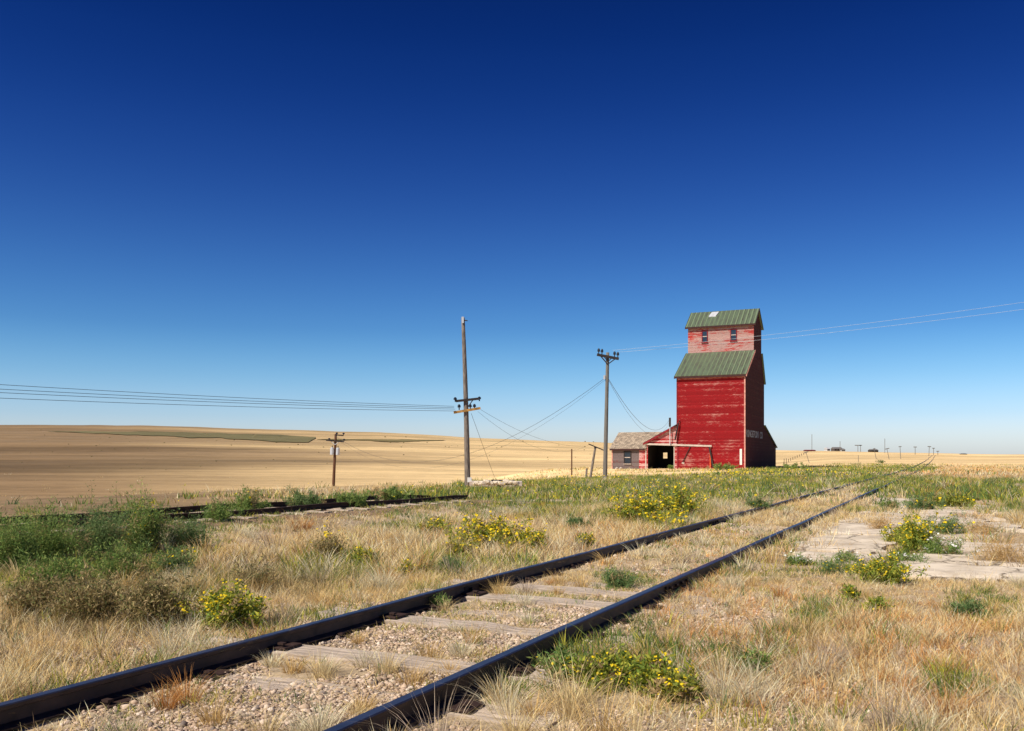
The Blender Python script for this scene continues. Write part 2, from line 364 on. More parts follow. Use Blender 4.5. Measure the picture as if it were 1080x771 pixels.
ad = N.new('ShaderNodeMath'); ad.operation = 'ADD'; L.new(n1.outputs[0], ad.inputs[0]); L.new(n2.outputs[0], ad.inputs[1])
mr = N.new('ShaderNodeMapRange'); mr.inputs[1].default_value = .65; mr.inputs[2].default_value = 1.35; mr.inputs[3].default_value = .62; mr.inputs[4].default_value = 1.32
n4 = N.new('ShaderNodeTexNoise'); n4.inputs['Scale'].default_value = 1.0; n4.inputs['Detail'].default_value = 9; n4.inputs['Roughness'].default_value = .72
mp4 = N.new('ShaderNodeMapping'); mp4.inputs['Scale'].default_value = (.012, .075, .05); mp4.inputs['Rotation'].default_value = (0, 0, .12); L.new(tc.outputs['Object'], mp4.inputs[0]); L.new(mp4.outputs[0], n4.inputs['Vector'])
ad4 = N.new('ShaderNodeMath'); ad4.operation = 'MULTIPLY_ADD'; ad4.inputs[1].default_value = 1.7; L.new(n4.outputs[0], ad4.inputs[0])
su = N.new('ShaderNodeMath'); su.operation = 'SUBTRACT'; su.inputs[1].default_value = .85; L.new(ad.outputs[0], su.inputs[0]); L.new(su.outputs[0], ad4.inputs[2])
L.new(ad4.outputs[0], mr.inputs[0]); vm = N.new('ShaderNodeVectorMath'); vm.operation = 'SCALE'
L.new(at_.outputs['Color'], vm.inputs[0]); L.new(mr.outputs[0], vm.inputs['Scale']); L.new(vm.outputs[0], b.inputs['Base Color'])
bp = N.new('ShaderNodeBump'); bp.inputs['Strength'].default_value = .6; bp.inputs['Distance'].default_value = .03; L.new(n1.outputs[0], bp.inputs['Height']); L.new(bp.outputs[0], b.inputs['Normal'])
g = np_mesh('ground', V, tri, gm, col=ground_col(gx, gy), smooth=True); tag(g, kind='structure')

# draped crop strips on the far slope
def drape(name, top, bot, colr, lift=.5, nseg=60, nrow=16):
    xs = np.linspace(top[0][0], top[-1][0], nseg); V = []; sd_ = top[0][0]*.37
    fade = lambda px: min(1, (px-top[0][0])/30, (top[-1][0]-px)/30)
    for px in xs:
        yt = np.interp(px, *zip(*top)); yb = np.interp(px, *zip(*bot)); j = float(fbm(np.array([px*.05+sd_]), np.array([1.7]), 3)[0])-.5; yt += j*1.8*fade(px); yb -= (float(fbm(np.array([px*.06+sd_]), np.array([9.7]), 3)[0])-.5)*2.2*fade(px); yb = max(yb, yt+.1)
        x0, Y0, _ = ray(px, yb); x1, Y1, _ = ray(px, yt)
        for q in range(nrow):
            Y = Y0+(Y1-Y0)*q/(nrow-1); x = (px-CX)/F*Y; V.append((x, Y, th(x, Y)+lift))
    T = []
    for i in range(nseg-1):
        for q in range(nrow-1):
            a = i*nrow+q; T.append((a, a+nrow, a+nrow+1, a+1))
    V = np.array(V); n = fbm(V[:, 0]*.02, V[:, 1]*.03)[:, None]
    o = np_mesh(name, V, np.array(T), gm, col=np.array(colr)*(.75+.5*n)); tag(o, kind='structure'); return o
drape('crop_field', [(50, 455.2), (150, 455.8), (200, 456.4), (250, 458.2), (300, 459.2), (333, 461.6)], [(50, 455.4), (90, 457.2), (150, 459.2), (200, 462.2), (230, 462.4), (290, 466.6), (325, 467.2), (333, 462.4)], (.165, .145, .07), nseg=140)
drape('crop_field', [(334, 463.6), (365, 463.2), (400, 463.9), (445, 463.9), (470, 464.6)], [(334, 463.9), (365, 464.6), (410, 466.4), (440, 465.9), (470, 464.8)], (.20, .16, .07), nseg=100)

# ------------------------------------------------------------ railway tracks
def rail_profile():   # (across, up) closed outline of a rail 0.14 high
    return [(u*.88, v*.72) for u, v in [(-.066, 0), (.066, 0), (.066, .011), (.012, .026), (.009, .10), (.034, .112), (.035, .135), (.027, .142), (-.027, .142), (-.035, .135), (-.034, .112), (-.009, .10), (-.012, .026), (-.066, .011)]]
def rail_mesh(name, mat, parent, o, s0, s1, base, wob=.0, hmat=None, seed=0, step=.6, head=False):
    n = int((s1-s0)/step); prof = rail_profile(); V = []; Fc = []
    ss = [s0+(s1-s0)*(i/n)**1.6 for i in range(n+1)]
    for s_ in ss:
        oo = o+wob*(float(fbm(np.array([s_*.12+seed]), np.array([3.3]))[0])-.5)*2
        x, y = from_so(s_, oo)
        zb = base(s_, x, y)+wob*.6*(float(fbm(np.array([s_*.16+seed+7]), np.array([8.1]))[0])-.5)*2
        for (u, v) in prof: V.append((x+TN[0]*u, y+TN[1]*u, zb+v))
    m = len(prof)
    for i in range(n):
        for k in range(m):
            k2 = (k+1) % m; Fc.append((i*m+k, i*m+k2, (i+1)*m+k2, (i+1)*m+k))
    mb = MB(); mb.v = V; mb.f = Fc+[tuple(range(m)), tuple(range((n+1)*m-1, n*m-1, -1))]
    ob = mb.build(name, mat, parent)
    if hmat:
        ob.data.materials.append(hmat)
        for p in ob.data.polygons:
            if p.normal.z > .55:
                zc = p.center.z; 
                if all(True for _ in (0,)) and (abs(zc-base(0, p.center.x, p.center.y)) > .08): p.material_index = 1
    return ob
trk = empty('railroad_track', (0, 0, 0))
tag(trk, 'straight railroad track with two dark steel rails running past the red elevator to the horizon', 'railroad track')
def basem(s, x, y):
    return .0+.028+ (th_s(x, y) if s > 45 else 0)
def th_s(x, y): return float(terrain(np.array([x]), np.array([y]), False)[0])
for nm, o_ in (('left', -1.435-.035), ('right', .035)):
    rail_mesh('rail', M['rail'], trk, o_, -4.5, 620, basem, .03, M['railhead'], seed=1 if o_ < -1 else 5, step=.8)
def tie_mesh(mb, L_=2.55, w=.22, h=.16, seed=0):
    rnd = random.Random(seed); n = 10; vs = []
    for i in range(n+1):
        x = -L_/2+L_*i/n; a = rnd.uniform(-.012, .012); b2 = rnd.uniform(-.012, .012); c2 = rnd.uniform(-.012, .008)
        vs += [(x, -w/2+a, -h), (x, w/2+b2, -h), (x, w/2+b2, c2), (x, 0, -.004+c2*.4), (x, -w/2+a, c2-.004)]
    m = 5; fs = [tuple(range(m)), tuple(range((n+1)*m-1, n*m-1, -1))]
    for i in range(n):
        for k in range(m): fs.append((i*m+k, i*m+(k+1) % m, (i+1)*m+(k+1) % m, (i+1)*m+k))
    mb.add(vs, fs); return mb
tie_me = [tie_mesh(MB(), seed=k).build('tie', M['tie'], trk) for k in range(4)]
k = 0
for i in range(60):
    s_ = -3.6+i*.60+random.uniform(-.05, .05)
    t = tie_me[i] if i < 4 else tie_me[i % 4].copy()
    if i >= 4: COL.objects.link(t); t.parent = trk
    x, y = from_so(s_, -.7175+random.uniform(-.06, .06)); show = random.choice([.012, .02, .006])
    if i in (7, 9, 11, 12): show = .044
    t.location = (x, y, show); t.rotation_euler = (0, .010 if i in (7, 9, 11, 12) else 0, -TA+random.uniform(-.03, .03))
def hardware(t_, full):
    for oc in (-1.47, .035):
        xx = oc+.7175
        MB().box(xx-.13, xx+.13, -.085, .085, -.002, .012).build('tie_plate', M['rust'], t_, bevel=.002)
        for dx, dy in ((-.085, .05), (.085, -.05)):
            sp_ = MB().box(xx+dx-.011, xx+dx+.011, dy-.011, dy+.011, -.05, .030); sp_.box(xx+dx-.02, xx+dx+.02, dy-.017, dy+.017, .024, .036); sp_.build('spike', M['rust'], t_)
for t_ in [c for c in trk.children if c.name.startswith('tie')]:
    if -2 < to_so(t_.location.x, t_.location.y)[0] < 6: hardware(t_, True)
for rl, oc, sj in (([c for c in trk.children if c.name.startswith('rail')][0], -1.47, 3.35), ([c for c in trk.children if c.name.startswith('rail')][1], .035, 4.1), ([c for c in trk.children if c.name.startswith('rail')][0], -1.47, 12.3), ([c for c in trk.children if c.name.startswith('rail')][1], .035, 13.6)):
    for sd2 in (-1, 1):
        jb = MB(); jb.box(-.36, .36, .012*sd2-.006, .012*sd2+.010, .055, .102)
        for q in (-.27, -.09, .09, .27): jb.tube([(q, .02*sd2, .078), (q, .045*sd2, .078)], .014, 6)
        j_ = jb.build('joint_bar', M['rust'], rl); x, y = from_so(sj, oc); j_.location = (x, y, .0); j_.rotation_euler = (0, 0, R(90)-TA)
# siding on the left, rusty, ending in the weeds
sid = empty('railroad_siding', (0, 0, 0)); tag(sid, 'rusty overgrown siding track on a low bank left of the main track', 'railroad track')
def sid_rail(off, s0, s1):
    prof = rail_profile(); V = []; Fc = []; n = 40; m = len(prof)
    for i in range(n+1):
        s_ = s0+(s1-s0)*i/n; wv = .025*math.sin(s_*.9+off)
        x = sa[0]+sdir[0]*s_+snor[0]*(off+wv); y = sa[1]+sdir[1]*s_+snor[1]*(off+wv); zb = .262+.012*math.sin(s_*1.3+off*3)-max(0, s_-7.2)*.05
        for u, v in prof: V.append((x+snor[0]*u, y+snor[1]*u, zb+v*.95))
    for i in range(n):
        for k in range(m): Fc.append((i*m+k, i*m+(k+1) % m, (i+1)*m+(k+1) % m, (i+1)*m+k))
    mb = MB(); mb.v = V; mb.f = Fc+[tuple(range(m)), tuple(range((n+1)*m-1, n*m-1, -1))]; return mb.build('rail', M['rust'], sid)
sid_rail(0, -16, 8.3); sid_rail(1.47, -16, 7.6)
st_src = tie_mesh(MB(), seed=9).build('tie', M['tie'], sid)
for i in range(37):
    t = st_src if i == 0 else st_src.copy()
    if i: COL.objects.link(t); t.parent = sid
    s_ = -15.5+i*.62; x = sa[0]+sdir[0]*s_+snor[0]*.735; y = sa[1]+sdir[1]*s_+snor[1]*.735
    t.location = (x, y, .268-max(0, s_-7.2)*.05); t.rotation_euler = (0, 0, -math.atan2(sdir[0], sdir[1])+random.uniform(-.04, .04))
sb_mb = MB()    # ballast bed under the siding
pts = []
for i in range(60):
    s_ = -17+i*(27.5/59)
    for off, z in ((-1.3, .1), (-.75, .24), (.735, .258), (2.1, .24), (2.7, .08)):
        pts.append((sa[0]+sdir[0]*s_+snor[0]*off, sa[1]+sdir[1]*s_+snor[1]*off, z+random.uniform(-.015, .015)-max(0, s_-7.2)*.05))
sb_mb.add(pts, [(i*5+k, i*5+k+1, (i+1)*5+k+1, (i+1)*5+k) for i in range(59) for k in range(4)])
tag(sb_mb.build('ballast_bank', plain('rusty_ballast', (.24, .16, .10), .95, .5, 22, bump=.9), smooth=True), kind='structure')

# ------------------------------------------------------------ concrete platform right of the track
plat = empty('concrete_platform', (*from_so(7, 1.5), 0)); plat.rotation_euler = (0, 0, -TA)
tag(plat, 'cracked pale concrete platform half buried in weeds right of the track', 'platform', None)
def slab(s0, s1, o0, o1, z):
    bmv = MB(); nx, ny = 6, 5; vs = []; rnd = random.Random(int(s0*77+o0*13))
    for i in range(nx+1):
        for j in range(ny+1):
            e = .10 if (i in (0, nx) or j in (0, ny)) else 0
            vs.append((o0+(o1-o0)*i/nx+rnd.uniform(-e, e)-1.5, s0+(s1-s0)*j/ny+rnd.uniform(-e, e)-7, z+rnd.uniform(-.006, .006)-(e*.2)))
    m = len(vs); vs += [(x, y, z0-.14) for x, y, z0 in vs]; fs = []
    for i in range(nx):
        for j in range(ny):
            a = i*(ny+1)+j; fs.append((a, a+ny+1, a+ny+2, a+1)); fs.append((m+a+1, m+a+ny+2, m+a+ny+1, m+a))
    rim = [i*(ny+1) for i in range(nx+1)]+[nx*(ny+1)+j for j in range(1, ny+1)]+[i*(ny+1)+ny for i in range(nx-1, -1, -1)]+[j for j in range(ny-1, 0, -1)]
    for q in range(len(rim)): a, b2 = rim[q], rim[(q+1) % len(rim)]; fs.append((a, b2, m+b2, m+a))
    bmv.add(vs, fs); return bmv.build('slab', M['concrete'], plat)
s_ = 6.8
for i in range(14):
    L_ = random.uniform(1.15, 1.5); slab(s_, s_+L_, .48+random.uniform(-.04, .05), 1.55+random.uniform(-.08, .06), .062+random.uniform(-.02, .015)); s_ += L_+random.uniform(.03, .08)
s_ = 5.9
for i in range(14):
    L_ = random.uniform(1.2, 1.7)
    if i not in (4, 8, 12): slab(s_, s_+L_, 1.76, 3.1+random.uniform(-.3, .3), .062+random.uniform(-.02, .015)); s_ += L_+random.uniform(.04, .12)
# ------------------------------------------------------------ grain elevator (local x: along the front to the right, y: away)
EZ = R(-24.5)
el = empty('grain_elevator', (EL_C[0], EL_C[1], 0), EZ)
tag(el, 'tall weathered red wooden grain elevator with green metal roofs and a drive shed', 'grain elevator')
WX = -9.4
def slope_roof(mb_name, mat, parent, x0, x1, ya, za, yb, zb, th_=.07, ribs=.64, ribh=.05, ovx=.22, xe0=None):
    """sheet roof slab from (ya,za) up to (yb,zb) with ribs running down the slope"""
    mb = MB(); d = Vector((0, yb-ya, zb-za)); nrm = Vector((0, -d.z, d.y)).normalized()
    if nrm.z < 0: nrm = -nrm
    A = Vector((0, ya, za)); B = Vector((0, yb, zb)); X = lambda x: Vector((x, 0, 0))
    mb.hexa([A+X(x0-ovx), A+X(x1+ovx), B+X(x1+ovx), B+X(x0-ovx)]+[p+nrm*th_ for p in (A+X(x0-ovx), A+X(x1+ovx), B+X(x1+ovx), B+X(x0-ovx))])
    if ribs:
        n = int((x1-x0+2*ovx)/ribs)
        for i in range(n+1):
            x = x0-ovx+.03+i*(x1-x0+2*ovx-.06)/n
            mb.hexa([A+X(x-.04)+nrm*(th_-.01), A+X(x+.04)+nrm*(th_-.01), B+X(x+.04)+nrm*(th_-.01), B+X(x-.04)+nrm*(th_-.01)] +
                    [A+X(x-.025)+nrm*(th_+ribh), A+X(x+.025)+nrm*(th_+ribh), B+X(x+.025)+nrm*(th_+ribh), B+X(x-.025)+nrm*(th_+ribh)])
    return mb.build(mb_name, mat, parent)
TY = 15.2; EV = 12.95; CY0, CY1 = 6.4, 12.8; CB = 16.75; CE = 20.75; CRY = 9.6; CR = 23.1
MB().prism_x([(0, -1.5), (0, EV), (CY0, CB-.1), (CY1, CB+.1), (TY, EV), (TY, -1.5)], WX, 0).build('wall', M['red'], el)
r1 = slope_roof('roof', M['roofgreen'], el, WX, 0, -.38, EV-.14, CY0-.01, CB-.02)
slope_roof('roof', M['roofgreen'], el, WX, 0, TY+.35, EV-.35, CY1+.01, CB+.2)
# fascia boards of the main roof
for sx_ in (WX-.30, .18):
    MB().hexa([(sx_, -.4, EV-.42), (sx_+.1, -.4, EV-.42), (sx_+.1, CY0, CB-.26), (sx_, CY0, CB-.26), (sx_, -.4, EV-.12), (sx_+.1, -.4, EV-.12), (sx_+.1, CY0, CB+.06), (sx_, CY0, CB+.06)]).build('rake_board', M['salmon'] if sx_ > 0 else M['roofdark'], el)
MB().box(WX-.2, .17, -.40, -.33, EV-.38, EV-.13).build('fascia', M['roofdark'], el)
# cupola
cw = MB().prism_x([(CY0, CB-.4), (CY0, CE), (CRY, CR-.12), (CY1, CE), (CY1, CB-.4)], WX+.02, -.02).build('cupola_wall', M['redfade'], el)
cr1 = slope_roof('cupola_roof', M['roofgreen'], el, WX, 0, CY0-.38, CE-.27, CRY, CR, ovx=.30)
slope_roof('cupola_roof', M['roofgreen'], el, WX, 0, CY1+.38, CE-.27, CRY+.01, CR, ovx=.30)
MB().box(WX-.29, .29, CY0-.42, CY0-.36, CE-.46, CE-.24).build('fascia', M['roofdark'], el)
for sx_ in (WX-.31, .31):
    MB().hexa([(sx_-.03, CY0-.4, CE-.5), (sx_+.03, CY0-.4, CE-.5), (sx_+.03, CRY, CR-.22), (sx_-.03, CRY, CR-.22), (sx_-.03, CY0-.4, CE-.24), (sx_+.03, CY0-.4, CE-.24), (sx_+.03, CRY, CR+.04), (sx_-.03, CRY, CR+.04)]).build('rake_board', M['roofdark'], el)
# pale roof hatch
hy0 = CRY-.45; sl = (CR-CE+.27)/(CRY-CY0+.38); hz = lambda y: CE-.27+(y-CY0+.38)*sl
MB().hexa([(-6.75, hy0-.95, hz(hy0-.95)+.10), (-5.7, hy0-.95, hz(hy0-.95)+.10), (-5.45, hy0, hz(hy0)+.10), (-6.5, hy0, hz(hy0)+.10),
           (-6.75, hy0-.95, hz(hy0-.95)+.24), (-5.7, hy0-.95, hz(hy0-.95)+.24), (-5.45, hy0, hz(hy0)+.24), (-6.5, hy0, hz(hy0)+.24)]).build('roof_hatch', M['galv'], el)
def window(x0, x1, z0, z1, y, parent, fmat, bars=1, sill=True):
    fr = MB(); t = .11
    fr.box(x0-t, x0, y-.07, y+.05, z0-t, z1+t); fr.box(x1, x1+t, y-.07, y+.05, z0-t, z1+t)
    fr.box(x0, x1, y-.07, y+.05, z1, z1+t); fr.box(x0, x1, y-.07, y+.05, z0-t, z0)
    w = fr.build('window', fmat, parent)
    MB().box(x0, x1, y-.012, y+.03, z0, z1).build('pane', M['glass'], w)
    MB().box(x0, x1, y-.05, y-.015, (z0+z1)/2-.05, (z0+z1)/2+.05).build('meeting_rail', M['whitewood'], w)
    if sill: MB().box(x0-t-.05, x1+t+.05, y-.15, y-.001, z0-t-.09, z0-t-.003).build('sill', M['whitewood'] if fmat is not M['darkred'] else fmat, w)
M['darkred'] = plain('dark_red_trim', (.20, .012, .018), .8, .4, 4)
window(-7.25, -6.6, 18.35, 19.85, CY0-.005, el, M['darkred']); window(-3.15, -2.45, 18.35, 19.85, CY0-.005, el, M['darkred'])
# corner boards
MB().box(-.14, .035, -.04, .03, -1.5, EV-.4).build('corner_board', M['salmon'], el)
MB().box(WX-.03, WX+.1, -.035, .03, 5.9, EV-.4).build('corner_board', M['darkred'], el)
MB().box(-.12, .03, CY0-.035, CY0+.03, CB+.1, CE-.42).build('corner_board', M['redfade'], el)
MB().box(-.72, -.42, -.075, -.03, .6, 2.75).build('notice_board', M['white'], el)
# rear annex on the far side, flush with the track-side wall
MB().prism_x([(TY+.01, -1.5), (TY+.01, 6.35), (26.6, 3.4), (26.6, -1.5)], WX+.03, -.03).build('annex_wall', M['red'], el)
slope_roof('annex_roof', M['roofgreen'], el, WX, 0, 27.0, 3.22, TY+.02, 6.42)
sw = MB().prism_x([(.02, -1.5), (.02, EV-.02), (CY0, CB-.12), (CY1, CB+.08), (TY-.02, EV-.02), (TY-.02, -1.5)], .003, .022).build('side_wall_shade', M['sideshade'], el)  # dark sheets over track-side wall, cupola and annex: shade put into the colour
MB().prism_x([(CY0+.02, CB-.1), (CY0+.02, CE-.02), (CRY, CR-.14), (CY1-.02, CE-.02), (CY1-.02, CB-.1)], -.017, .012).build('side_wall_shade', M['sideshade'], el)
MB().prism_x([(TY+.02, -1.5), (TY+.02, 6.33), (26.58, 3.38), (26.58, -1.5)], -.027, .012).build('side_wall_shade', M['sideshade'], el)
# faded painted name on the track-side wall
letm = plain('faded_white_lettering', (.27, .32, .38), .9, .6, 1.5)
for word, y0, wid in (('KINGSTON', .7, 9.4), ('CO', 11.4, 2.3)):
    cu = bpy.data.curves.new('lettering', 'FONT'); cu.body = word; cu.size = 1.35; cu.extrude = .006; cu.offset = .02
    to = bpy.data.objects.new('tmp_text', cu); COL.objects.link(to); bpy.context.view_layer.update()
    me = bpy.data.meshes.new_from_object(to); bpy.data.objects.remove(to)
    xs = [v.co.x for v in me.vertices]; wtx = max(xs)-min(xs)
    lt = link_mesh('lettering', me, letm, el); lt.scale = (wid/wtx, 1, 1); lt.rotation_euler = (R(90), 0, R(90)); lt.location = (.03, y0, 4.45)
# drive shed on the left with its open doorway
DX = -13.85; DY = 6.0; zA, zB = 3.75, 6.1
def rz_(x): return zA+(x-DX)/(WX-DX)*(zB-zA)
dw = MB()
dw.hexa([(DX, -.01, 3.45), (WX, -.01, 3.45), (WX, .14, 3.45), (DX, .14, 3.45), (DX, -.01, zA-.05), (WX, -.01, zB-.05), (WX, .14, zB-.05), (DX, .14, zA-.05)])
dw.box(DX, DX+.28, -.01, .14, -1.5, 3.45)
dw.box(WX-.32, WX-.005, -.01, .14, -1.5, 3.45)
dw.box(DX, DX+.13, .14, DY, -1.5, zA-.05)
# back wall around a small opening
hx0, hx1, h0, h1 = -12.95, -12.3, 1.5, 2.35
dw.box(DX+.13, hx0, DY-.12, DY, -1.5, zA-.06); dw.hexa([(hx1, DY-.12, -1.5), (WX-.01, DY-.12, -1.5), (WX-.01, DY, -1.5), (hx1, DY, -1.5), (hx1, DY-.12, rz_(hx1)-.06), (WX-.01, DY-.12, zB-.06), (WX-.01, DY, zB-.06), (hx1, DY, rz_(hx1)-.06)])
dw.box(hx0, hx1, DY-.12, DY, -1.5, h0); dw.box(hx0, hx1, DY-.12, DY, h1, zA)
dw.build('drive_shed_wall', M['redshed'], el)
MB().box(DX+.14, WX-.01, .1, DY-.13, -.16, -.10).build('drive_shed_floor', M['darkwood'], el)  # floor toned dark for the shade inside the shed
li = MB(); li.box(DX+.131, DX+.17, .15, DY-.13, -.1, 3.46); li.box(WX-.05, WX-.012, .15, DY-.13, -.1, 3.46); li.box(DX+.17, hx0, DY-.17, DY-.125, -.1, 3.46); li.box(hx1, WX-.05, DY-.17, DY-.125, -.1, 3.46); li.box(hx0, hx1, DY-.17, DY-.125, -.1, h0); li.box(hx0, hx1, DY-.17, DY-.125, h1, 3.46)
li.build('drive_shed_shade_lining', M['dark'], el)  # near-black sheets added so the doorway's shade sits in their colour
MB().box(DX+.14, WX-.01, .15, DY-.13, 3.46, 3.52).build('drive_shed_shade_ceiling', M['dark'], el)  # same near-black shade colour overhead
MB().hexa([(DX-.3, -.3, zA-.18), (WX-.005, -.3, zB), (WX-.005, DY+.2, zB), (DX-.3, DY+.2, zA-.18), (DX-.3, -.3, zA-.06), (WX-.005, -.3, zB+.12), (WX-.005, DY+.2, zB+.12), (DX-.3, DY+.2, zA-.06)]).build('drive_shed_roof', M['roofdark'], el)
MB().hexa([(DX-.3, -.36, zA-.40), (WX-.3, -.36, zB-.36), (WX-.3, -.305, zB-.36), (DX-.3, -.305, zA-.40), (DX-.3, -.36, zA-.12), (WX-.3, -.36, zB-.08), (WX-.3, -.305, zB-.08), (DX-.3, -.305, zA-.12)]).build('rake_board', M['darkred'], el)
MB().beam((DX+.05, -.16, 3.52), (-4.5, -.16, 3.17), .14, .24).build('door_rail', M['whitewood'], el)
MB().box(DX-.06, DX+.10, -.06, -.012, -1.5, 3.42).build('door_jamb', M['whitewood'], el)
MB().box(WX-.42, WX-.30, -.06, -.012, -1.5, 3.3).build('door_jamb', M['whitewood'], el)
dr = MB().box(-9.35, -4.65, -.13, -.055, -.15, 3.1).build('sliding_door', M['red'], el)
MB().box(-4.78, -4.60, -.18, -.132, .0, 3.08).build('door_edge_strip', M['orange'], dr)
MB().box(-9.3, -9.12, -.18, -.132, -.1, 3.1).build('door_edge_strip', M['darkred'], dr)
MB().beam((-7.45, -.2, 3.1), (-8.5, -.2, .95), .16, .07).build('door_brace', M['darkwood'], dr)
MB().beam((-4.80, -.24, 3.05), (-4.28, -.24, .25), .20, .09).build('door_brace', M['darkwood'], dr)
MB().box(-8.62, -8.30, -.19, -.135, .72, .98).build('door_handle', M['whitewood'], dr)
MB().tube([(-8.95, -.12, 6.7), (-9.1, -.3, 6.3), (-9.45, -.35, 4.5), (-9.55, -.35, 4.05)], .11, 6).build('downspout', M['darkwood'], el)
mb = MB(); mb.tube([(-10.25, -.42, 3.3), (-10.25, -.42, 7.0)], .07, 8); mast = mb.build('service_mast', M['galv'], el)
MB().box(-10.37, -10.13, -.56, -.36, 5.9, 7.15).build('meter_box', M['darkwood'], mast)
# office beside the drive shed
of = empty('office_shed', (EL_C[0], EL_C[1], 0), EZ)
tag(of, 'small grey board office with cedar shingle roof left of the red elevator', 'office building')
OX0, OX1, OYR, ODY = -18.85, -13.87, 4.0, 8.0; OE, OR_ = 3.0, 5.25
MB().prism_x([(.02, -1.8), (.02, OE), (OYR, OR_-.1), (ODY, OE), (ODY, -1.8)], OX0, OX1).build('wall', M['greyboard'], of)
sl2 = (OR_-OE+.2)/(OYR+.32)
def roofpatch(y0, z0, y1, z1, xa0, xa1, xb1):
    return MB().hexa([(xa0, y0, z0), (xa1, y0, z0), (xb1, y1, z1), (xa0, y1, z1), (xa0, y0, z0+.09), (xa1, y0, z0+.09), (xb1, y1, z1+.09), (xa0, y1, z1+.09)])
roofpatch(-.3, OE-.17, OYR, OR_, OX0-.28, OX1+.05, -11.3).build('roof', M['shingle'], of)
roofpatch(ODY+.3, OE-.17, OYR+.005, OR_, OX0-.28, OX1+.05, -11.3).build('roof', M['shingle'], of)
MB().box(OX0-.26, OX1-.1, -.345, -.303, OE-.36, OE-.14).build('fascia', M['roofdark'], of)
window(-16.95, -16.1, .85, 2.4, .0, of, M['darkwood'])
MB().box(OX0-.04, OX0+.10, -.04, .015, -1.8, OE-.2).build('corner_board', M['salmon'], of)
MB().box(OX1-.95, OX1-.02, -.02, .018, -1.8, OE-.25).build('corner_board', M['redshed'], of)
for k_, x in enumerate((-18.1, -17.5)):
    mt = MB(); mt.tube([(x, -.5, -.9), (x, -.5, .15)], .05, 6); mt.tube([(x, -.5, .1), (x+.16, -.5, .25), (x+.22, -.5, .12)], .045, 6); mt.box(x-.13, x+.12, -.6, -.4, -.35, -.05)
    p = mt.build('gas_meter', M['white'], None); p.location = (EL_C[0], EL_C[1], 0); p.rotation_euler = (0, 0, EZ)
    tag(p, ('white gas meter nearest the left corner of the grey office', 'white gas meter under the window side of the grey office wall')[k_], 'meter', 'white meters in front of the office')
# ------------------------------------------------------------ utility poles, wires, posts
def insul(p, h=.22, r=.06):
    p = Vector(p); return MB().tube([p, p+Vector((0, 0, h*.4)), p+Vector((0, 0, h*.45)), p+Vector((0, 0, h*.8)), p+Vector((0, 0, h))], [r*.35, r*.35, r, r*.9, r*.35], 8)
def pole_part(h, r0, r1, mat, root, bend=(0, 0), name='pole'):
    n = 12; pts = []; rd = []
    for i in range(n+1):
        t = i/n; pts.append((bend[0]*math.sin(t*math.pi)*1.0, bend[1]*math.sin(t*math.pi), -.6+(h+.6)*t)); rd.append((r0+(r1-r0)*t)*(1+random.uniform(-.03, .03)))
    return MB().tube(pts, rd, 12).build(name, mat, root, smooth=True)
# tall pole with two crossarms
P1 = at(493, 514, 40.0); P1.z = th(P1.x, P1.y)
H1 = EYE+(HZ-335)/F*40-P1.z; lean = (488.3-493)/F*40/H1
p1 = empty('utility_pole', P1, 0, 0, math.atan(lean))
tag(p1, 'tall bare grey utility pole with two low crossarms, one ochre yellow', 'utility pole', 'old utility poles along the track')
pole_part(H1, .135, .075, M['pole'], p1, (.03, 0))
zl = lambda py: EYE+(HZ-py)/F*40-P1.z
ca = MB().beam((-.40, -.14, zl(423)), (.62, -.14, zl(421)), .09, .10).build('crossarm', M['darkwood'], p1)
for x in (-.42, .62): insul((x, -.14, zl(423)-.03), .2, .075).build('insulator', M['glassins'], ca)
MB().beam((.10, -.14, zl(430)), (.35, -.14, zl(422)), .04).build('brace', M['darkwood'], p1)
cb_ = MB().beam((-.50, -.14, zl(435)), (.66, -.14, zl(431)), .09, .10).build('crossarm', M['ochre'], p1)
for x in (-.26, .22, .40): insul((x, -.14, zl(433.5)+.05), .24, .07).build('insulator', M['glassins'], cb_)
MB().box(.02, .2, -.27, -.11, zl(508.5), zl(503.5)).build('meter_box', M['white'], p1)
MB().box(-.05, .04, -.16, -.1, H1-.25, H1+.02).build('pole_cap', M['galv'], p1)
MB().beam((.02, -.1, H1-.13), (.2, -.1, H1-.15), .04).build('top_pin', M['darkwood'], p1)
# pole with v-braced crossarm
P2 = at(638, 506, 56.0); P2.z = th(P2.x, P2.y); H2 = EYE+(HZ-370)/F*56-P2.z
p2 = empty('utility_pole', P2, 0, 0, math.atan((641-638)/F*56/H2))
tag(p2, 'grey utility pole with four upright insulators on a V-braced crossarm, left of the elevator', 'utility pole', 'old utility poles along the track')
pole_part(H2-.1, .14, .095, M['polegrey'], p2)
z2 = lambda py: EYE+(HZ-py)/F*56-P2.z
ca2 = MB().beam((-.66, -.15, z2(374.5)), (.66, -.15, z2(378.5)), .13, .15).build('crossarm', M['darkwood'], p2)
for x in (-.56, -.36, .40, .60): insul((x, -.15, z2(376.5)-x*.17+.04), .36, .085).build('insulator', M['glassins'], ca2)
for sx_ in (-1, 1): MB().beam((sx_*.46, -.17, z2(377)-sx_*.08), (0, -.16, z2(384.5)), .06).build('brace', M['darkwood'], p2); MB().beam((sx_*.24, -.17, z2(377)-sx_*.04), (0, -.17, z2(381.8)), .05).build('brace', M['darkwood'], p2)
MB().box(-.22, -.12, -.12, .05, z2(400), z2(396)).build('wire_bracket', M['galv'], p2)
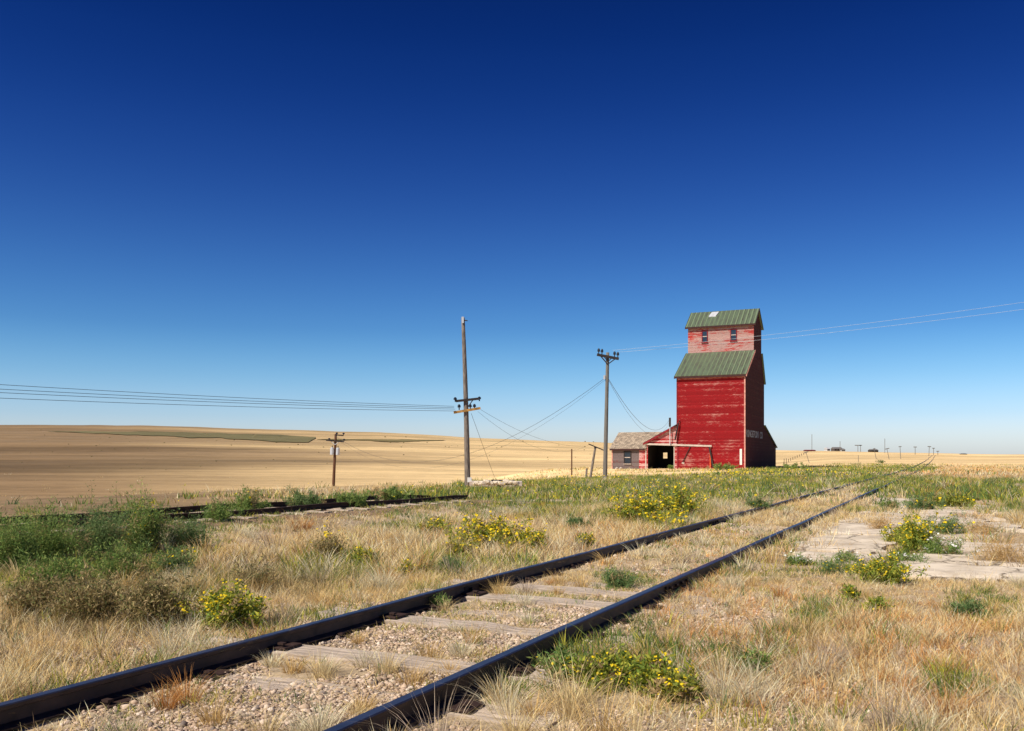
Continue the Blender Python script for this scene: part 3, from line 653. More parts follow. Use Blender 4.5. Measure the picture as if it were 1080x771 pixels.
# transformer pole in the dip beyond the siding
x3, y3 = (351-CX)/F*97, 97.0; z3 = th(x3, y3); H3 = EYE+(HZ-457.5)/F*97-z3
p3 = empty('utility_pole', (x3, y3, z3), 0, 0, math.atan(.045)); xo = -.0
tag(p3, 'brown utility pole carrying pale transformers in the field beyond the siding', 'utility pole', 'old utility poles along the track')
pole_part(H3, .17, .13, M['polebrown'], p3)
c3 = MB().beam((0, -.2, H3-.12), (.85, -.2, H3-.14), .13).build('crossarm', M['darkwood'], p3)
for x in (.15, .85): insul((x, -.2, H3-.1), .25, .13).build('insulator', M['glassins'], c3)
c4 = MB().beam((-.95, -.2, H3-.72), (.92, -.2, H3-.80), .13).build('crossarm', M['darkwood'], p3)
for x in (-.62, .92): insul((x, -.2, H3-.72), .25, .13).build('insulator', M['glassins'], c4)
for sx_ in (-1, 1): MB().beam((sx_*.45, -.2, H3-.78), (0, -.18, H3-1.15), .06).build('brace', M['galv'], p3)
for dx, rr_ in ((-.28, .20), (.32, .19)):
    tr_ = MB().tube([(dx, -.12, H3-2.2), (dx, -.12, H3-1.5), (dx, -.12, H3-1.45)], [rr_, rr_, rr_*.7], 12).build('transformer', M['galv'], p3)
    MB().tube([(dx, -.12, H3-1.45), (dx, -.12, H3-1.25)], .05, 6).build('bushing', M['glassins'], tr_)
def wire(a, b, sag, rad, lab, grp, mat='wire', n=24):
    a = Vector(a); b = Vector(b); pts = []
    for i in range(n+1):
        t = i/n; p = a.lerp(b, t); p.z -= sag*4*t*(1-t); pts.append(p)
    w = MB().tube(pts, rad, 5).build('overhead_wire', M[mat]); tag(w, lab, 'wire', grp); return w
g1 = 'thin wires running left from the tall pole'
for k_, (ya, yb, xb, lb) in enumerate([(409, 428.5, 479, 'topmost of the four thin wires running left from the tall pole'), (413.5, 430, 479, 'second highest thin wire left of the tall pole, just below the topmost'),
                                 (417, 431.5, 480, 'third highest thin wire left of the tall pole, just above the lowest'), (422.5, 433.5, 481, 'lowest thin wire running left from the tall pole, apart from three above')]):
    A = at(xb, yb, 39.8); B = at(38, ya, 30.0); D = A+(B-A)*1.35; D.z += .15
    wire(A, D, .10, .008, lb, g1)
t2 = at(640.5, 398.5, 56); p3t = Vector((x3+.1, y3-.1, z3+H3-.1))
wire(at(639, 398, 55.9), p3t, 3.9, .011, 'heavier sagging wire from the V-braced pole down left past the tall pole', 'wires between the old poles')
wire(at(639, 400, 55.9), Vector((x3+.8, y3-.2, z3+H3-.8)), 4.0, .006, 'thinner lower sagging wire alongside the heavy one left of the V-braced pole', 'wires between the old poles')
mastp = Vector((EL_C[0], EL_C[1], 0))+Matrix.Rotation(EZ, 3, 'Z') @ Vector((-10.3, -.5, 6.9))
wire(at(642, 400, 55.9), mastp, 2.2, .014, 'upper sagging service wire from the V-braced pole to the elevator shed mast', 'wires between the old poles')
wire(at(642, 401.5, 55.9), mastp+Vector((0, 0, -.35)), 2.55, .009, 'lower sagging service wire from the V-braced pole to the elevator shed mast', 'wires between the old poles')
for k_, (pa, pb, lb) in enumerate([((646, 369.5), (1085, 314.5), 'upper of two pale wires crossing the sky right of the elevator'), ((651, 371.5), (1085, 322), 'lower of two pale wires crossing the sky right of the elevator')]):
    A = at(pa[0], pa[1], 56); B = at(pb[0], pb[1], 44); D = A+(B-A)*1.25
    wire(A, D,   .25, .006, lb, 'pale wires crossing the sky', 'wirelight')
wire(at(497, 436, 40), Vector((*ray(523, 509)[:2], ray(523, 509)[2]+.1)), .02, .008, 'thin guy wire slanting from the tall pole to the ground', 'wires between the old poles')
# leaning little pole, stub and post by the V-braced pole
lx, ly, lz = (622.5-CX)/F*60, 60.0, th((622.5-CX)/F*60, 60.0)
hl = EYE+(HZ-471)/F*60-lz
p4 = empty('leaning_pole', (lx, ly, lz), 0, 0, math.atan((628-622.5)/F*60/hl))
tag(p4, 'short leaning pole with a tilted crossarm left of the V-braced utility pole', 'utility pole')
pole_part(hl, .09, .07, M['pole'], p4)
MB().beam((-.48, -.1, hl+.12), (.55, -.1, hl-.12), .07).build('crossarm', M['darkwood'], p4)
for k_, (px, Y, yt, r, m, lb, le) in enumerate([(603, 58, 473.5, .045, 'polebrown', 'thin dark straight post standing alone between the two utility poles', 0), (618.5, 60, 494, .07, 'pole', 'short grey stub post at the foot of the leaning pole', .02)]):
    x = (px-CX)/F*Y; z = th(x, Y); h = EYE+(HZ-yt)/F*Y-z
    m_ = MB().tube([(0, 0, -.5), (0, 0, h*.5), (le, 0, h)], [r, r*.95, r*.9], 8).build('fence_post', M[m], None); m_.location = (x, Y, z); tag(m_, lb, 'post')
wire(at(507, 432, 39.9), (lx-.1, ly, lz+hl+.05), .5, .006, 'upper faint wire from the ochre crossarm to the leaning pole', 'wires between the old poles')
wire(at(504, 434, 39.9), (lx-.3, ly, lz+hl), .9, .005, 'lower faint wire from the ochre crossarm to the leaning pole', 'wires between the old poles')
# bleached timber and stone heap right of the tall pole foot
hp = at(512, 512.5, 39.2); hp.z = th(hp.x, hp.y)
tb = []
for k_, (dx, dy, L_, a, w, mt, lb) in enumerate([(-.0, 0, 1.35, .05, .24, 'whitewood', 'bleached timber lying closest to the tall pole foot'), (1.05, .1, 1.0, -.08, .22, 'whitewood', 'bleached timber lying farther right of the tall pole foot'),
                                       (.75, -.25, 1.0, .1, .16, 'darkwood', 'dark timber lying across the bleached timbers by the tall pole')]):
    m_ = tie_mesh(MB(), L_, w, .2, 40+k_).build('timber', M[mt], None); m_.location = (hp.x+dx, hp.y+dy, hp.z+.27+(.07 if k_ == 2 else 0)); m_.rotation_euler = (.1, .03*(-1)**k_, a); tag(m_, lb, 'timber', 'timbers by the tall pole')
rs = []
for k_ in range(9):
    import bmesh
    bm = bmesh.new(); bmesh.ops.create_icosphere(bm, subdivisions=2, radius=.14)
    rnd = random.Random(k_)
    for v in bm.verts: v.co = Vector((v.co.x*1.3, v.co.y, v.co.z*.7))*rnd.uniform(.8, 1.2)
    me = bpy.data.meshes.new('boulder'); bm.to_mesh(me); bm.free()
    o = link_mesh('boulder', me, M['concrete']); o.location = (hp.x-.35+k_*.2, hp.y-.45+rnd.uniform(-.1, .1), hp.z+.22+rnd.uniform(-.03, .05))
    tag(o, ('pale rock at the end nearest the tall pole foot' if k_ == 0 else 'pale rock at the right end of the row by the timbers' if k_ == 8 else 'pale rock between the two end rocks of the row by the timbers'), 'rock', 'pale rocks by the tall pole')
# ---- far right: telephone poles following the track, masts, farm buildings
def far_at(px, py):
    x, Y, z = ray(px, py); return x, Y, z
specs = [  # px base, y base, px top, y top, arm half px, label
 (853.6, 488.5, 849.8, 476, 2.2, 'small leaning pole with short crossarm just right of the elevator'),
 (905.4, 487, 905.2, 480, 0, 'tiny bare pole on the pale slope below the paired crossarm poles'),
 (904.8, 475.6, 904.8, 468.5, 3.2, 'left pole of the pair with crossarms on the skyline right of the elevator'),
 (907.6, 475.6, 907.6, 468.5, 1.4, 'right pole of the pair with crossarms on the skyline right of the elevator'),
 (924.3, 484.5, 921.8, 472.5, 1.2, 'leaning pole below the small dark farmhouse on the slope'),
 (937.8, 484.5, 935.3, 472.5, 2.4, 'leaning crossarm pole just right of the tall thin mast'),
 (950.0, 484, 949.2, 470.5, 1.4, 'upright pole two along the slope right of the tall thin mast'),
 (965.2, 479.5, 965.2, 471, 1.6, 'skyline crossarm pole midway between mast and track end'),
 (979.6, 481, 980.2, 470.5, 1.7, 'tallest crossarm pole near where the track meets the horizon'),
 (984.6, 479.8, 984.6, 472.3, 1.2, 'second crossarm pole near where the track meets the horizon'),
 (989.2, 480, 989, 475.5, 1.3, 'short crossarm pole last in line near the track horizon')]
for (bx, by, tx, ty, ah, lb) in specs:
    x, Y, z = far_at(bx, by)
    h = (by-ty)/F*Y; p = empty('telephone_pole', (x, Y, z-.05), 0, 0, math.atan((tx-bx)/max(1e-3, (by-ty))))
    tag(p, lb, 'telephone pole', 'telephone poles receding on the right')
    r = .30/F*Y
    MB().tube([(0, 0, -.3), (0, 0, h)], [r, r*.8], 6).build('pole', M['polegrey'], p)
    if ah: MB().beam((-ah/F*Y, 0, h-.4/F*Y), (ah/F*Y, 0, h-.4/F*Y), .8/F*Y).build('crossarm', M['polegrey'], p)
for (bx, by, ty, lb) in [(856.3, 473.5, 458, 'thin pale mast by the red-roofed farm shed on the skyline'), (886, 472.5, 464, 'short mast rising behind the long dark farmhouse'), (933.2, 476, 462.5, 'tall thin mast right of the small dark farmhouse')]:
    x, Y, z = far_at(bx, by+2); h = (by+2-ty)/F*Y
    m_ = MB().tube([(0, 0, -.5), (0, 0, h)], .24/F*Y, 6).build('mast', M['polegrey'], None); m_.location = (x, Y, z); tag(m_, lb, 'mast', 'masts on the skyline')
def farm(px, py, wpx, hpx, lab, wall='house', roof='houseroof', lean=0):
    x, Y, z = far_at(px, py); k = Y/F; w, h = wpx*k, hpx*k
    p = empty('farmhouse', (x, Y, z-.2), R(12)); tag(p, lab, 'farmhouse')
    dpt = max(w*.5, 5)
    MB().box(-w/2, w/2, 0, dpt, -1, h*.62).build('wall', M[wall], p)
    MB().prism_x([(-.3, h*.6), (dpt/2, h), (dpt+.3, h*.6)], -w/2-.3, w/2+.3).build('roof', M[roof], p)
    for q in range(3):
        wx = -w/2+w*(q+.5)/3; wd = MB().box(wx-.5, wx+.5, -.06, .02, h*.2, h*.45).build('window', M['dark'], p)
    return p
farm(884.2, 475.6, 9.5, 4.6, 'long dark farmhouse on the skyline right of the elevator'); farm(889.6, 475.8, 4.2, 3.2, 'grey shed end adjoining the long dark farmhouse', 'galv')
farm(922.8, 476.4, 8, 3.4, 'small dark farmhouse on the skyline left of the tall mast', 'dark')
farm(855.5, 476.0, 10.5, 1.9, 'low farm shed with dull red roof beside the skyline mast', 'house', 'darkred')
farm(874, 475.3, 3.0, 4.2, 'tiny pale grain bin on the skyline left of the long farmhouse', 'galv', 'galv')
farm(1018.5, 479.4, 3.2, 1.6, 'tiny dark shed alone on the skyline at far right', 'dark')
# fence running up the slope just right of the elevator
for k_ in range(11):
    t = k_/10; px = 827+(850-827)*t; py = 491-(491-478.5)*t**.8; x, Y, z = far_at(px, py); h = max(1.2, 1.3/F*Y)
    if k_ == 0: fsrc = MB().tube([(0, 0, -.4), (0, 0, 1)], .045, 6).build('fence_post', M['darkwood'], None); fo = fsrc
    else: fo = fsrc.copy(); COL.objects.link(fo)
    fo.location = (x, Y, z); fo.scale = (Y/160, Y/160, h); tag(fo, 'lowest dark fence post of the row, right beside the elevator' if k_ == 0 else 'topmost dark fence post of the row climbing the slope' if k_ == 10 else 'small dark fence post in the row climbing the slope behind the elevator', 'post', 'fence posts climbing the slope')
# ------------------------------------------------------------ vegetation
def blades(pos, h, w, az, lean, col, tipcol=None, segs=3, bend=1.6, rng=RNG):
    """curved tapered blades; pos (N,3), the rest (N,)"""
    n = len(pos); ts = np.linspace(0, 1, segs+1)
    dirx = np.sin(az); diry = np.cos(az); phi = rng.uniform(0, 2*np.pi, n)
    wx = np.cos(phi); wy = np.sin(phi); P = []; C = []
    for k, t in enumerate(ts):
        off = h*lean*t**bend; z = h*t*np.sqrt(np.maximum(.12, 1-(lean*.55*t)**2))
        ctr = np.stack([pos[:, 0]+dirx*off, pos[:, 1]+diry*off, pos[:, 2]+z], 1)
        cc = col if tipcol is None else col*(1-t)+tipcol*t
        if k < segs:
            ww = (w*(1-.72*t)/2)[:, None]; side = np.stack([wx, wy, np.zeros(n)], 1)*ww
            P += [ctr-side, ctr+side]; C += [cc, cc]
        else: P.append(ctr); C.append(cc)
    nv = len(P); V = np.stack(P, 1).reshape(-1, 3); Cc = np.stack(C, 1).reshape(-1, 3); T = []
    for k in range(segs-1): a = 2*k; T += [(a, a+1, a+3), (a, a+3, a+2)]
    a = 2*(segs-1); T.append((a, a+1, a+2))
    T = (np.array(T)[None]+(np.arange(n)*nv)[:, None, None]).reshape(-1, 3)
    return V, T, Cc
def join(parts):
    Vs, Ts, Cs = [], [], []; b = 0
    for V, T, C in parts: Vs.append(V); Ts.append(T+b); Cs.append(C); b += len(V)
    return np.concatenate(Vs), np.concatenate(Ts), np.concatenate(Cs)
def img(x, y): y = np.maximum(y, .3); return CX+F*x/y, HZ+EYE*F/y
def blob(px, py, L_):
    m = np.zeros_like(px)
    for (cx, cy, rx, ry, s) in L_:
        d = ((px-cx)/rx)**2+((py-cy)/ry)**2; m = np.maximum(m, s*(1-sstep(.45, 1.35, d)))
    return m
GREEN = [(640, 518, 215, 15, .95), (720, 512, 170, 14, .9), (835, 504, 110, 10, .9), (250, 545, 130, 16, .75), (420, 534, 100, 12, .75), (110, 572, 130, 48, .9), (40, 580, 90, 50, .9),
         (560, 528, 120, 14, .6), (980, 520, 75, 16, .85), (1070, 525, 60, 20, .7), (965, 570, 25, 18, .6), (900, 602, 80, 7, .6), (985, 590, 60, 14, .85), (640, 698, 90, 24, .9), (655, 612, 32, 12, .7),
         (1030, 642, 40, 20, .55), (795, 705, 40, 18, .45), (350, 600, 60, 18, .35), (800, 520, 60, 12, .7), (470, 600, 35, 12, .5), (430, 556, 60, 14, .4), (900, 640, 60, 12, .3), (290, 690, 30, 10, .25), (860, 655, 28, 9, .6), (1000, 720, 40, 12, .5), (740, 690, 30, 9, .4), (330, 655, 40, 9, .5), (200, 620, 50, 14, .3), (540, 600, 30, 7, .5), (740, 560, 60, 8, .4), (930, 494, 60, 5, .7)]
BARE = [(430, 700, 150, 34, .95), (520, 662, 90, 18, .6), (610, 640, 70, 14, .3), (575, 675, 75, 40, .95), (650, 650, 60, 20, .6), (300, 712, 120, 26, .8), (360, 660, 60, 14, .55), (230, 672, 60, 16, .45), (880, 575, 55, 30, .45), (1000, 680, 50, 12, .8), (760, 655, 60, 12, .7), (850, 720, 60, 10, .5), (700, 600, 50, 8, .5), (160, 690, 50, 8, .6), (395, 645, 50, 8, .6), (120, 710, 90, 20, .3), (460, 770, 300, 40, .9)]
RUST = [(890, 690, 210, 70, .36), (740, 640, 80, 40, .4), (1040, 560, 30, 50, .4), (700, 580, 120, 30, .25), (1010, 500, 80, 8, .4)]
LUSH = [(200, 575, 260, 60, .6), (560, 545, 280, 26, .8), (450, 575, 220, 40, .7), (1040, 570, 40, 60, 1)]
OLIVE = [(130, 640, 150, 40, .8), (280, 612, 90, 24, .6), (60, 690, 80, 50, .35), (820, 700, 60, 30, .3)]
def sample(n, Y0, Y1, margin=260):
    px = RNG.uniform(-margin, 1080+margin, n); Y = np.sqrt(RNG.uniform(Y0**2, Y1**2, n))
    x = (px-CX)/F*Y; return x, Y
straw1 = np.array([.90, .70, .37]); straw2 = np.array([.80, .55, .22]); straw3 = np.array([.95, .83, .56]); rust = np.array([.60, .29, .09]); pinkst = np.array([.62, .49, .36])
green1 = np.array([.13, .21, .05]); green2 = np.array([.22, .28, .06]); green3 = np.array([.09, .16, .06]); yelgreen = np.array([.46, .43, .06]); olive = np.array([.20, .16, .07])
def grass_zone(name, nt_, per, Y0, Y1, h, w, spread, segs, keep=lambda x, y, s, o: np.ones_like(x), hscale=1):
    x, y = sample(nt_, Y0, Y1); px, py = img(x, y); s, o = to_so(x, y)
    gn = fbm(x*.55+3, y*.55+8, 3); gn2 = fbm(x*1.7+13, y*1.7+2, 2); big = fbm(x*.16+50, y*.16, 2)
    G = blob(px, py, GREEN); B = blob(px, py, BARE); Ru = blob(px, py, RUST); Lu = blob(px, py, LUSH); Ol = blob(px, py, OLIVE)
    intrack = (o > -1.55) & (o < .12); near_tr = (o > -2.3) & (o < .9)
    dens = .50+.55*gn+.3*Lu; dens = np.where(near_tr, dens*(.75+.5*sstep(5, 11, y)), dens); dens = dens*(1-.9*B*sstep(.38, .58, gn2+.06))
    dens = np.where((np.abs(o) < .06) | (np.abs(o+1.435) < .06), 0, dens)
    onpad = (s > 6.15) & (s < 26) & (o > .45) & (o < 3.7)
    joint = (np.abs(o-1.64) < .12) | (fbm(x*1.1+70, y*1.1+5, 2) > .66)
    dens = np.where(onpad & ~joint, dens*.06, dens)
    dsid = np.abs((x-sa[0])*snor[0]+(y-sa[1])*snor[1]-.735); dens = np.where((dsid < .9) & (y < 24), dens*.30, dens)
    sq_ = (x-sa[0])*snor[0]+(y-sa[1])*snor[1]; sl_ = (x-sa[0])*sdir[0]+(y-sa[1])*sdir[1]
    dens = dens*(1-.9*sstep(.9, 1.7, -sq_)*(1-sstep(8, 13, sl_)))
    eo = (x-EL_C[0])*.91-(y-EL_C[1])*.415; ey = (x-EL_C[0])*.415+(y-EL_C[1])*.91
    dens = np.where((eo > -19.3) & (eo < .3) & (ey > -.4) & (ey < 27), 0, dens)
    dens = np.where((eo > -19) & (eo < -8) & (ey > -7) & (ey < 0), dens*.12, dens)
    k = (RNG.random(len(x)) < dens*keep(x, y, s, o)); x, y, px, py, s, o, G, Ru, Lu, Ol, intrack, gn2, gn, onp = [a_[k] for a_ in (x, y, px, py, s, o, G, Ru, Lu, Ol, intrack, gn2, gn, onpad)]
    n = len(x); th_ = RNG.random(n); isg = (RNG.random(n) < np.clip(G*(1.5+.5*sstep(15, 35, y))*sstep(.15, .55, gn2+.2*G)+.03+.7*sstep(.53, .66, fbm(x*.42+91, y*.42+7, 3))*np.where(o < -2, sstep(7, 11, y), .5), 0, 1))
    mixw = RNG.random(n)[:, None]; base = straw1*mixw+straw2*(1-mixw)
    base = np.where((RNG.random(n) < .25)[:, None], straw3, base); base = np.where((RNG.random(n) < .12)[:, None], pinkst, base)
    base = np.where((RNG.random(n) < Ru*.75)[:, None], rust*(.8+.8*mixw), base)
    base = np.where((RNG.random(n) < Ol*.75)[:, None], olive*(.8+.8*mixw), base)
    gm_ = RNG.random(n)[:, None]; gcol = np.where(gm_ < .35, green1, np.where(gm_ < .60, green2, np.where(gm_ < .70, green3, yelgreen)))
    base = np.where(isg[:, None], gcol*(.85+.4*mixw), base)
    so_ = (x-sa[0])*snor[0]+(y-sa[1])*snor[1]
    th2 = np.where((so_ > -1.5) & (so_ < 3.6) & (y < 27), .5, 1)*h*(.45+.9*gn+.35*Lu)*RNG.uniform(.6, 1.35, n)*np.where(intrack, .5+.3*sstep(12, 30, y), 1)*np.where(isg, .95, 1)
    # expand tufts to blades
    idx = np.repeat(np.arange(n), per); m = len(idx)
    rad = spread*np.sqrt(RNG.random(m)); an = RNG.uniform(0, 2*np.pi, m)
    bx = x[idx]+rad*np.sin(an); by = y[idx]+rad*np.cos(an)
    bo = to_so(bx, by)[1]; okb = ~((np.abs(bo+.0) < .10) | (np.abs(bo+1.435) < .10)) | (by > 17)
    idx = idx[okb]; bx = bx[okb]; by = by[okb]; an = an[okb]; m = len(idx)
    bz = terrain(bx, by)-.01
    hh = th2[idx]*(.25+1.0*RNG.beta(1.5, 2.2, m))*np.where((o[idx] > .3) & (o[idx] < 3.8) & (s[idx] < 7) & (s[idx] > 4), .6, 1); ww = w*RNG.uniform(.6, 1.3, m)*np.where(isg[idx], 1.5, 1)
    ln = RNG.beta(2, 2.2, m)*1.55*np.where(isg[idx], .75, 1); azm = an+RNG.normal(0, .8, m)
    c = base[idx]*(.62+.6*RNG.random((m, 1))**.8); br = RNG.random(m) < .07; c[br] = np.array([.30, .20, .12])*RNG.uniform(.7, 1.3, (br.sum(), 1))
    Vv, Tt, Cc = blades(np.stack([bx, by, bz], 1), hh, ww, azm, ln, np.clip(c*.92, 0, .95), np.clip(c*1.08, 0, .95), segs)
    g_ = np_mesh(name, Vv, Tt, M['grass'], col=Cc); tag(g_, 'dry straw coloured grass mixed with green weeds covering the ground', 'grass', kind='stuff'); return g_
away = lambda x, y, s, o: np.where((o < -19) & (y > 28), .25, 1)
grass_zone('dry_grass', 15500, 22, 2.6, 9.5, .135, .0042, .07, 3)
grass_zone('dry_grass', 23000, 15, 9, 24, .18, .0085, .13, 3, keep=lambda x, y, s, o: np.where(o < -11.5, .35, 1))
grass_zone('dry_grass', 24000, 10, 23, 66, .27, .022, .3, 2, keep=lambda x, y, s, o: np.where(o < -19.5, .04, 1))
grass_zone('dry_grass', 26000, 7, 64, 190, .36, .06, .7, 2, keep=lambda x, y, s, o: np.where(o < -17.5, np.where(np.hypot(x-24, y-127) < 24, .9, .02), 1)*(1-.75*sstep(120, 190, y)))
# thicker bunches of dry grass standing out of the mat
def bunches(n, Y0, Y1, per, h, w, spread):
    x, y = sample(n, Y0, Y1); px, py = img(x, y); s, o = to_so(x, y)
    so_ = (x-sa[0])*snor[0]+(y-sa[1])*snor[1]
    k = (np.abs(o) > .12) & (np.abs(o+1.435) > .12) & ~((s > 5.9) & (s < 24) & (o > .45) & (o < 3.1)) & ~((so_ > -1) & (so_ < 2.6) & (y < 26)) & (o > -19) & ~((so_ < -.8) & (y < 34)) & (RNG.random(len(x)) < .25+1.2*sstep(.4, .7, fbm(x*.8+20, y*.8, 2))) & (RNG.random(len(x)) < 1-.6*blob(px, py, GREEN))
    x, y, o = x[k], y[k], o[k]; n = len(x); idx = np.repeat(np.arange(n), per); m = len(idx); sz = RNG.uniform(.5, 1.25, n)*np.where((o > -1.6) & (o < .3), .6, 1)
    an = RNG.uniform(0, 6.283, m); rad = spread*sz[idx]*RNG.random(m)**.7
    bx = x[idx]+rad*np.sin(an); by = y[idx]+rad*np.cos(an)
    cb = np.array([straw1, straw2, straw3, rust*1.1, pinkst])[RNG.choice(5, n, p=[.33, .27, .25, .07, .08])]
    c = cb[idx]*(.55+.6*RNG.random((m, 1)))
    V, T, C = blades(np.stack([bx, by, terrain(bx, by)-.01], 1), h*sz[idx]*RNG.uniform(.45, 1.1, m), w*RNG.uniform(.6, 1.2, m), an+RNG.normal(0, .35, m), .15+rad/(spread*sz[idx])*1.1*RNG.uniform(.5, 1.2, m), np.clip(c*.8, 0, .95), np.clip(c*1.15, 0, .97), 3, bend=1.8)
    tag(np_mesh('grass_bunches', V, T, M['grass'], col=C), 'taller bunches of pale dry grass standing out of the straw', 'grass', kind='stuff')
bunches(420, 2.8, 9, 110, .24, .0036, .085)
bunches(1300, 9, 24, 60, .30, .008, .15)
bunches(2600, 24, 70, 22, .38, .02, .3)
# straw litter lying flat on the soil
x, y = sample(60000, 2.6, 14); s_, o_ = to_so(x, y); k = (np.abs(o_) > .09) & (np.abs(o_+1.435) > .09); x, y = x[k], y[k]; n = len(x)
c = (straw1*RNG.uniform(.5, 1.1, (n, 1))); V, T, C = blades(np.stack([x, y, terrain(x, y)+.004], 1), RNG.uniform(.04, .14, n), np.full(n, .004), RNG.uniform(0, 6.28, n), RNG.uniform(1.2, 2.2, n), c, c, 2)
V[:, 2] = np.minimum(V[:, 2], np.repeat(terrain(x, y), 5)+.025)
tag(np_mesh('straw_litter', V, T, M['grass'], col=C), 'loose dry straw lying flat on the ground', 'straw', kind='stuff')

# gravel: low stones scattered between and beside the rails
import bmesh
bm = bmesh.new(); bmesh.ops.create_icosphere(bm, subdivisions=1, radius=1); sv = np.array([v.co[:] for v in bm.verts]); sf = np.array([[v.index for v in f.verts] for f in bm.faces]); bm.free()
def stones(name, n, Y0, Y1, r0, r1, lab):
    x, y = sample(n, Y0, Y1); px, py = img(x, y); s, o = to_so(x, y)
    B = blob(px, py, BARE); pr = np.where((o > -2.6) & (o < 1.6), .5, .07)+.8*B; pr = pr*sstep(.40, .62, fbm(x*1.6, y*1.6, 3)+.12*B)
    pr = np.where((s > 6.1) & (s < 26) & (o > .45) & (o < 3.7), pr*.25, pr)
    pr = np.where((np.abs(o) < .05) | (np.abs(o+1.435) < .05), 0, pr)
    k = RNG.random(len(x)) < pr; x, y = x[k], y[k]; n = len(x)
    ex = np.zeros(n, bool)
    for t_ in [c for c in trk.children if c.name.startswith('tie') and c.location.z > .03]:
        st_, ot_ = to_so(t_.location.x, t_.location.y); ex |= (np.abs(s[k]-st_) < .12) & (o[k] > -1.99) & (o[k] < -.2-.3*RNG.random(n))
    x, y = x[~ex], y[~ex]; n = len(x)
    r = RNG.uniform(r0, r1, n)*RNG.choice([.45, .7, 1, 1.6], n, p=[.42, .36, .19, .03]); sc = np.stack([r*RNG.uniform(.8, 1.5, n), r*RNG.uniform(.7, 1.1, n), r*RNG.uniform(.5, .85, n)], 1)
    jit = RNG.uniform(.55, 1.3, (n, len(sv), 1)); P = sv[None]*jit*sc[:, None]
    a = RNG.uniform(0, 6.28, n); ca, sa_ = np.cos(a)[:, None], np.sin(a)[:, None]
    X = P[..., 0]*ca-P[..., 1]*sa_+x[:, None]; Y = P[..., 0]*sa_+P[..., 1]*ca+y[:, None]; Z = P[..., 2]+(terrain(x, y)+r*.22)[:, None]
    base = np.array([[.50, .37, .27], [.58, .46, .36], [.36, .26, .19], [.68, .57, .47], [.20, .16, .14]])[RNG.choice(5, n, p=[.33, .22, .22, .09, .14])]*RNG.uniform(.85, 1.15, (n, 1))
    C = np.repeat(base, len(sv), 0); V = np.stack([X, Y, Z], -1).reshape(-1, 3); T = (sf[None]+(np.arange(n)*len(sv))[:, None, None]).reshape(-1, 3)
    tag(np_mesh(name, V, T, M['stone'], col=C), lab, 'gravel', kind='stuff')
stones('gravel', 260000, 2.6, 7.5, .0075, .0150, 'pinkish tan gravel between and beside the rails')
stones('gravel', 60000, 7.5, 17, .013, .026, 'pinkish tan gravel farther along the rails')

